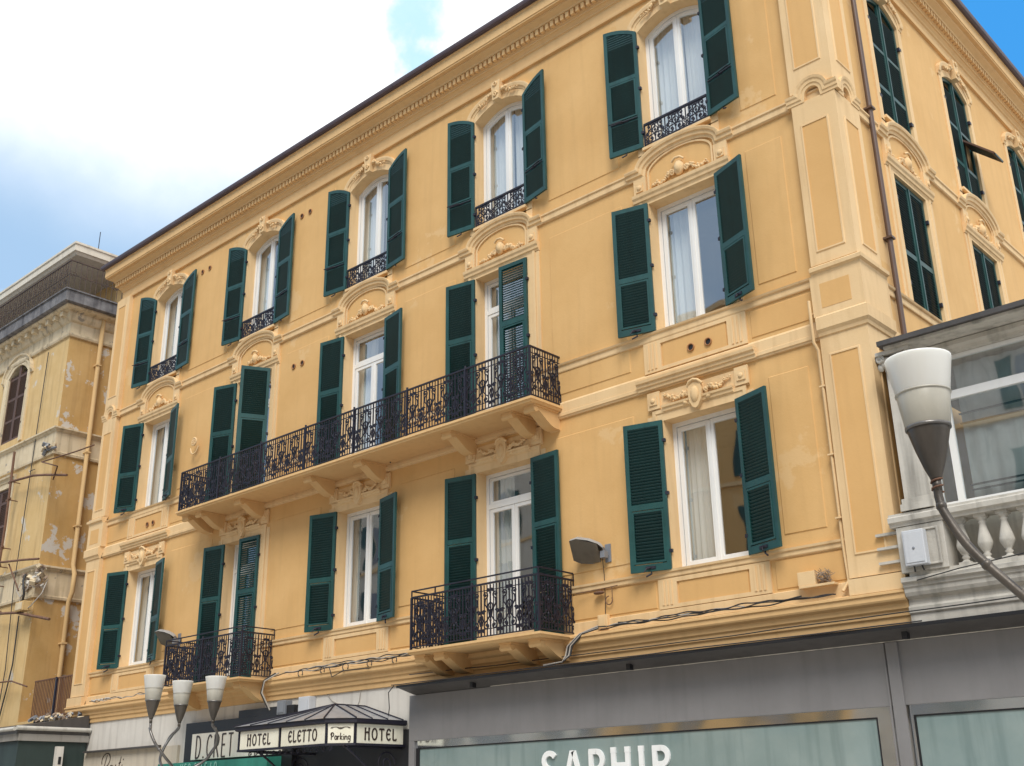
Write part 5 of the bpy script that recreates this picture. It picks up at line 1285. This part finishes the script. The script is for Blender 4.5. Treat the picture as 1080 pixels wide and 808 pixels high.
t_.build('pole', RUST, t, world=False)
# dangling cables and rubble by the corner of the old building
mb = MB(); rn = random.Random(12)
mb.tube(wig(-28.6, -28.9, 8.6, -.05, .0, 1, n=2), .01, 4)
mb.tube([(-28.75, -.06, 12.0), (-28.8, -.06, 9.0), (-28.75, -.10, 5.5), (-28.6, -.08, 3.4), (-28.7, -.08, 2.2)], .012, 5)
mb.tube([(-28.3, -.06, 4.7), (-28.25, -.07, 3.5), (-28.4, -.07, 2.9), (-28.6, -.07, 2.2)], .018, 5)
mb.tube([(-28.2, -.12, 5.6), (-28.15, -.16, 4.95), (-27.8, -.2, 4.72), (-27.4, -.2, 4.82), (-27.1, -.1, 5.1), (-27.3, .1, 5.5)], .014, 6, mi=1)
mb.tube([(-28.1, -.12, 5.7), (-28.3, -.2, 5.3), (-28.0, -.22, 5.1), (-27.7, -.2, 5.3), (-27.8, -.1, 5.6)], .016, 6, mi=1)
mb.tube([(-28.1, -.12, 5.7), (-27.9, -.25, 5.5), (-27.75, -.25, 5.15), (-27.9, -.2, 5.0)], .03, 6)
tag(mb.build('cable', [CABLE, CABLEW]), 'old cables hanging and looping round the corner of the peeling building', 'cable')
t = thing('electric_box', (-27.75, -.22, 4.82), 'ochre painted junction box hung in loose cables at the corner of the peeling building', 'electric box')
mb = MB(); mb.box(-.22, .22, -.12, .10, -.10, .14); mb.build('casing', OLDW, t, world=False, bevel=.015)
mb = MB(); mb.box(-.18, .18, -.13, -.121, -.07, .11); mb.build('lid', OLDT, t, world=False, bevel=.004)
def rubble(name, c, ext, n, s0, s1, m, seed, lab):
    rn = random.Random(seed); mb = MB()
    for k in range(n):
        p = [c[i] + rn.uniform(-1, 1) * ext[i] for i in range(3)]; s_ = rn.uniform(s0, s1)
        ax = Vector((rn.uniform(-1, 1), rn.uniform(-1, 1), rn.uniform(-.5, .5))).normalized(); ay = ax.orthogonal().normalized(); az = ax.cross(ay)
        mb.obox(p, ax * s_ * rn.uniform(.6, 1.5), ay * s_ * rn.uniform(.4, 1), az * s_ * rn.uniform(.3, .7), rn.randint(0, len(m) - 1))
    o = mb.build(name, m); o['kind'] = 'stuff'; o['label'] = lab; o['category'] = 'debris'
rubble('broken_plaster', (-27.9, -.06, 9.05), (.28, .08, .10), 26, .03, .07, [OLDT, CLAYR, DBOX], 1, 'broken plaster lumps on the cracked band of the old building')
rubble('broken_plaster', (-27.75, -.08, 5.55), (.5, .10, .28), 40, .04, .09, [OLDT, CLAYR, WHITEWALL], 2, 'crumbling cornice lumps at the corner of the old building')
rubble('broken_plaster', (-25.1, -.25, 2.02), (.8, .35, .06), 120, .02, .06, [CLAYR, DBOX, OLDT], 3, 'loose rubble and tiles on the kiosk roof beside the hotel corner')
# alley fence
t = thing('alley_fence', (-26, .05, 2.0), 'rusty red brown iron bar fence closing the gap between the two yellow buildings', 'fence')
mb = MB(); x = -1.12
while x < 1.12: mb.tube([(x, 0, .10), (x, 0, 1.0)], .013, 4); x += .078
for z in (.16, 1.0): mb.tube([(-1.14, 0, z), (1.14, 0, z)], .02, 4)
mb.build('bars', RUST, t, world=False)
mb = MB(); mb.box(-.06, .0, -.03, .03, 0, 1.02); mb.build('post', IRON, t, world=False)
mb = MB(); mb.box(-27.68, -24.9, -.05, .4, G, 2.08); tag(mb.build('alley_wall', OLDW), 'low ochre plaster wall under the rusty fence in the gap between the buildings', 'wall')

# kiosk at far left
kk = thing('street_kiosk', (-28.5, -.8, G), 'dark green kiosk with a grey gutter and sloping roof at the bottom left corner', 'kiosk')
mb = MB(); mb.prism([(-1.62, 1.60), (-.06, 1.60), (-.06, 2.02), (-1.62, 1.74)], lambda a, b, d_: (d_, a, b), -36, -24.06); mb.build('roof', SLAB, kk)
mb = MB(); mb.tube([(-24.02, -1.66, 1.71), (-24.02, -.02, 1.71)], .045, 8); mb.tube([(-36, -1.70, 1.69), (-24.02, -1.70, 1.69)], .04, 8); mb.build('gutter', weathered('pale_gutter', (.50, .48, .43), (.28, .26, .23), streak=.8), kk)
mb = MB(); mb.box(-24.10, -24.05, -1.58, -.02, 1.46, 1.60); mb.box(-36, -24.105, -1.62, -1.58, 1.46, 1.599); mb.build('fascia', weathered('dirty_kiosk_board', (.26, .24, .21), (.14, .13, .11), (.33, .31, .28)), kk)
mb = MB(); mb.box(-36, -24.10, -1.55, -.05, G, 1.458); mb.build('kiosk_wall', weathered('dark_green_kiosk_wall', (.018, .032, .028), (.01, .016, .014), (.03, .05, .045), rough=.6), kk)
mb = MB(); mb.box(-24.09, -23.98, -.75, -.60, .8, 1.36); mb.box(-24.09, -23.97, -.70, -.64, 1.0, 1.15, 1); mb.build('wall_box', [WHITEWALL, BLACK], kk)

# ------------------------------------------------------------------ buildings across the street (they are what the panes reflect)
def opposite(x0, x1, y, h, wm, lab, seed, sm):
    t = thing('opposite_building', ((x0 + x1) / 2, y, G), lab, 'building')
    o_ = Vector(t.location)
    mb = MB(); mb.box(x0, x1, y - 10, y, G, h); mb.build('wall', wm, t)
    m2 = MB(); m3 = MB(); m4 = MB()
    n = int((x1 - x0) / 4.6)
    for k in range(n):
        cx = x0 + (k + .5) * (x1 - x0) / n
        z = 2.4
        while z < h - 2.4:
            m2.box(cx - .5, cx + .5, y + .01, y + .03, z, z + 2.0); 
            for s_ in (-1, 1): m3.box(min(cx + s_ * .62, cx + s_ * 1.22), max(cx + s_ * .62, cx + s_ * 1.22), y + .02, y + .07, z, z + 2.1)
            z += 3.5
    z = 2.0
    while z < h: m4.box(x0, x1, y + .001, y + .12, z, z + .18); z += 3.5
    m4.box(x0 - .2, x1 + .2, y - .2, y + .5, h, h + .35)
    m2.build('window', DBOX, t); m3.build('shutter', sm, t); m4.build('cornice', TRIM, t)
opposite(-31, -19.5, -27, 20.5, WALL, 'ochre apartment house across the street, third from the right', 1, SHUT)
opposite(-19.5, 2.5, -27, 15.5, STONE, 'grey stone apartment house across the street behind the photographer', 2, SHUT)
opposite(2.5, 20, -27, 13.5, TRIM, 'cream apartment house across the street, far right', 3, BROWNW)
opposite(-60, -31, -28, 17.0, ROOFW, 'pale grey apartment house across the street, far left', 4, SHUT)

GROUPS = {'floodlight': 'floodlights on the ochre facade', 'street lamp': 'street lamps with frosted cups', 'electric box': 'boxes fixed to the walls',
          'shopfront': 'shopfronts along the street', 'cables': 'cable bundles on the ochre moulding', 'cable': 'single wires on the facades'}
for o in COL.objects:
    if o.parent is None and o.get('category') in GROUPS: o['group'] = GROUPS[o['category']]
    if o.parent is None and o.name.startswith('opposite_building'): o['group'] = 'apartment houses across the street'
# ------------------------------------------------------------------ lift everything so that the street is at z = 0
for o in list(COL.objects):
    if o.parent is None and o.type in ('MESH', 'EMPTY'): o.location.z += ZO
scene.render.resolution_x = 1024; scene.render.resolution_y = 766
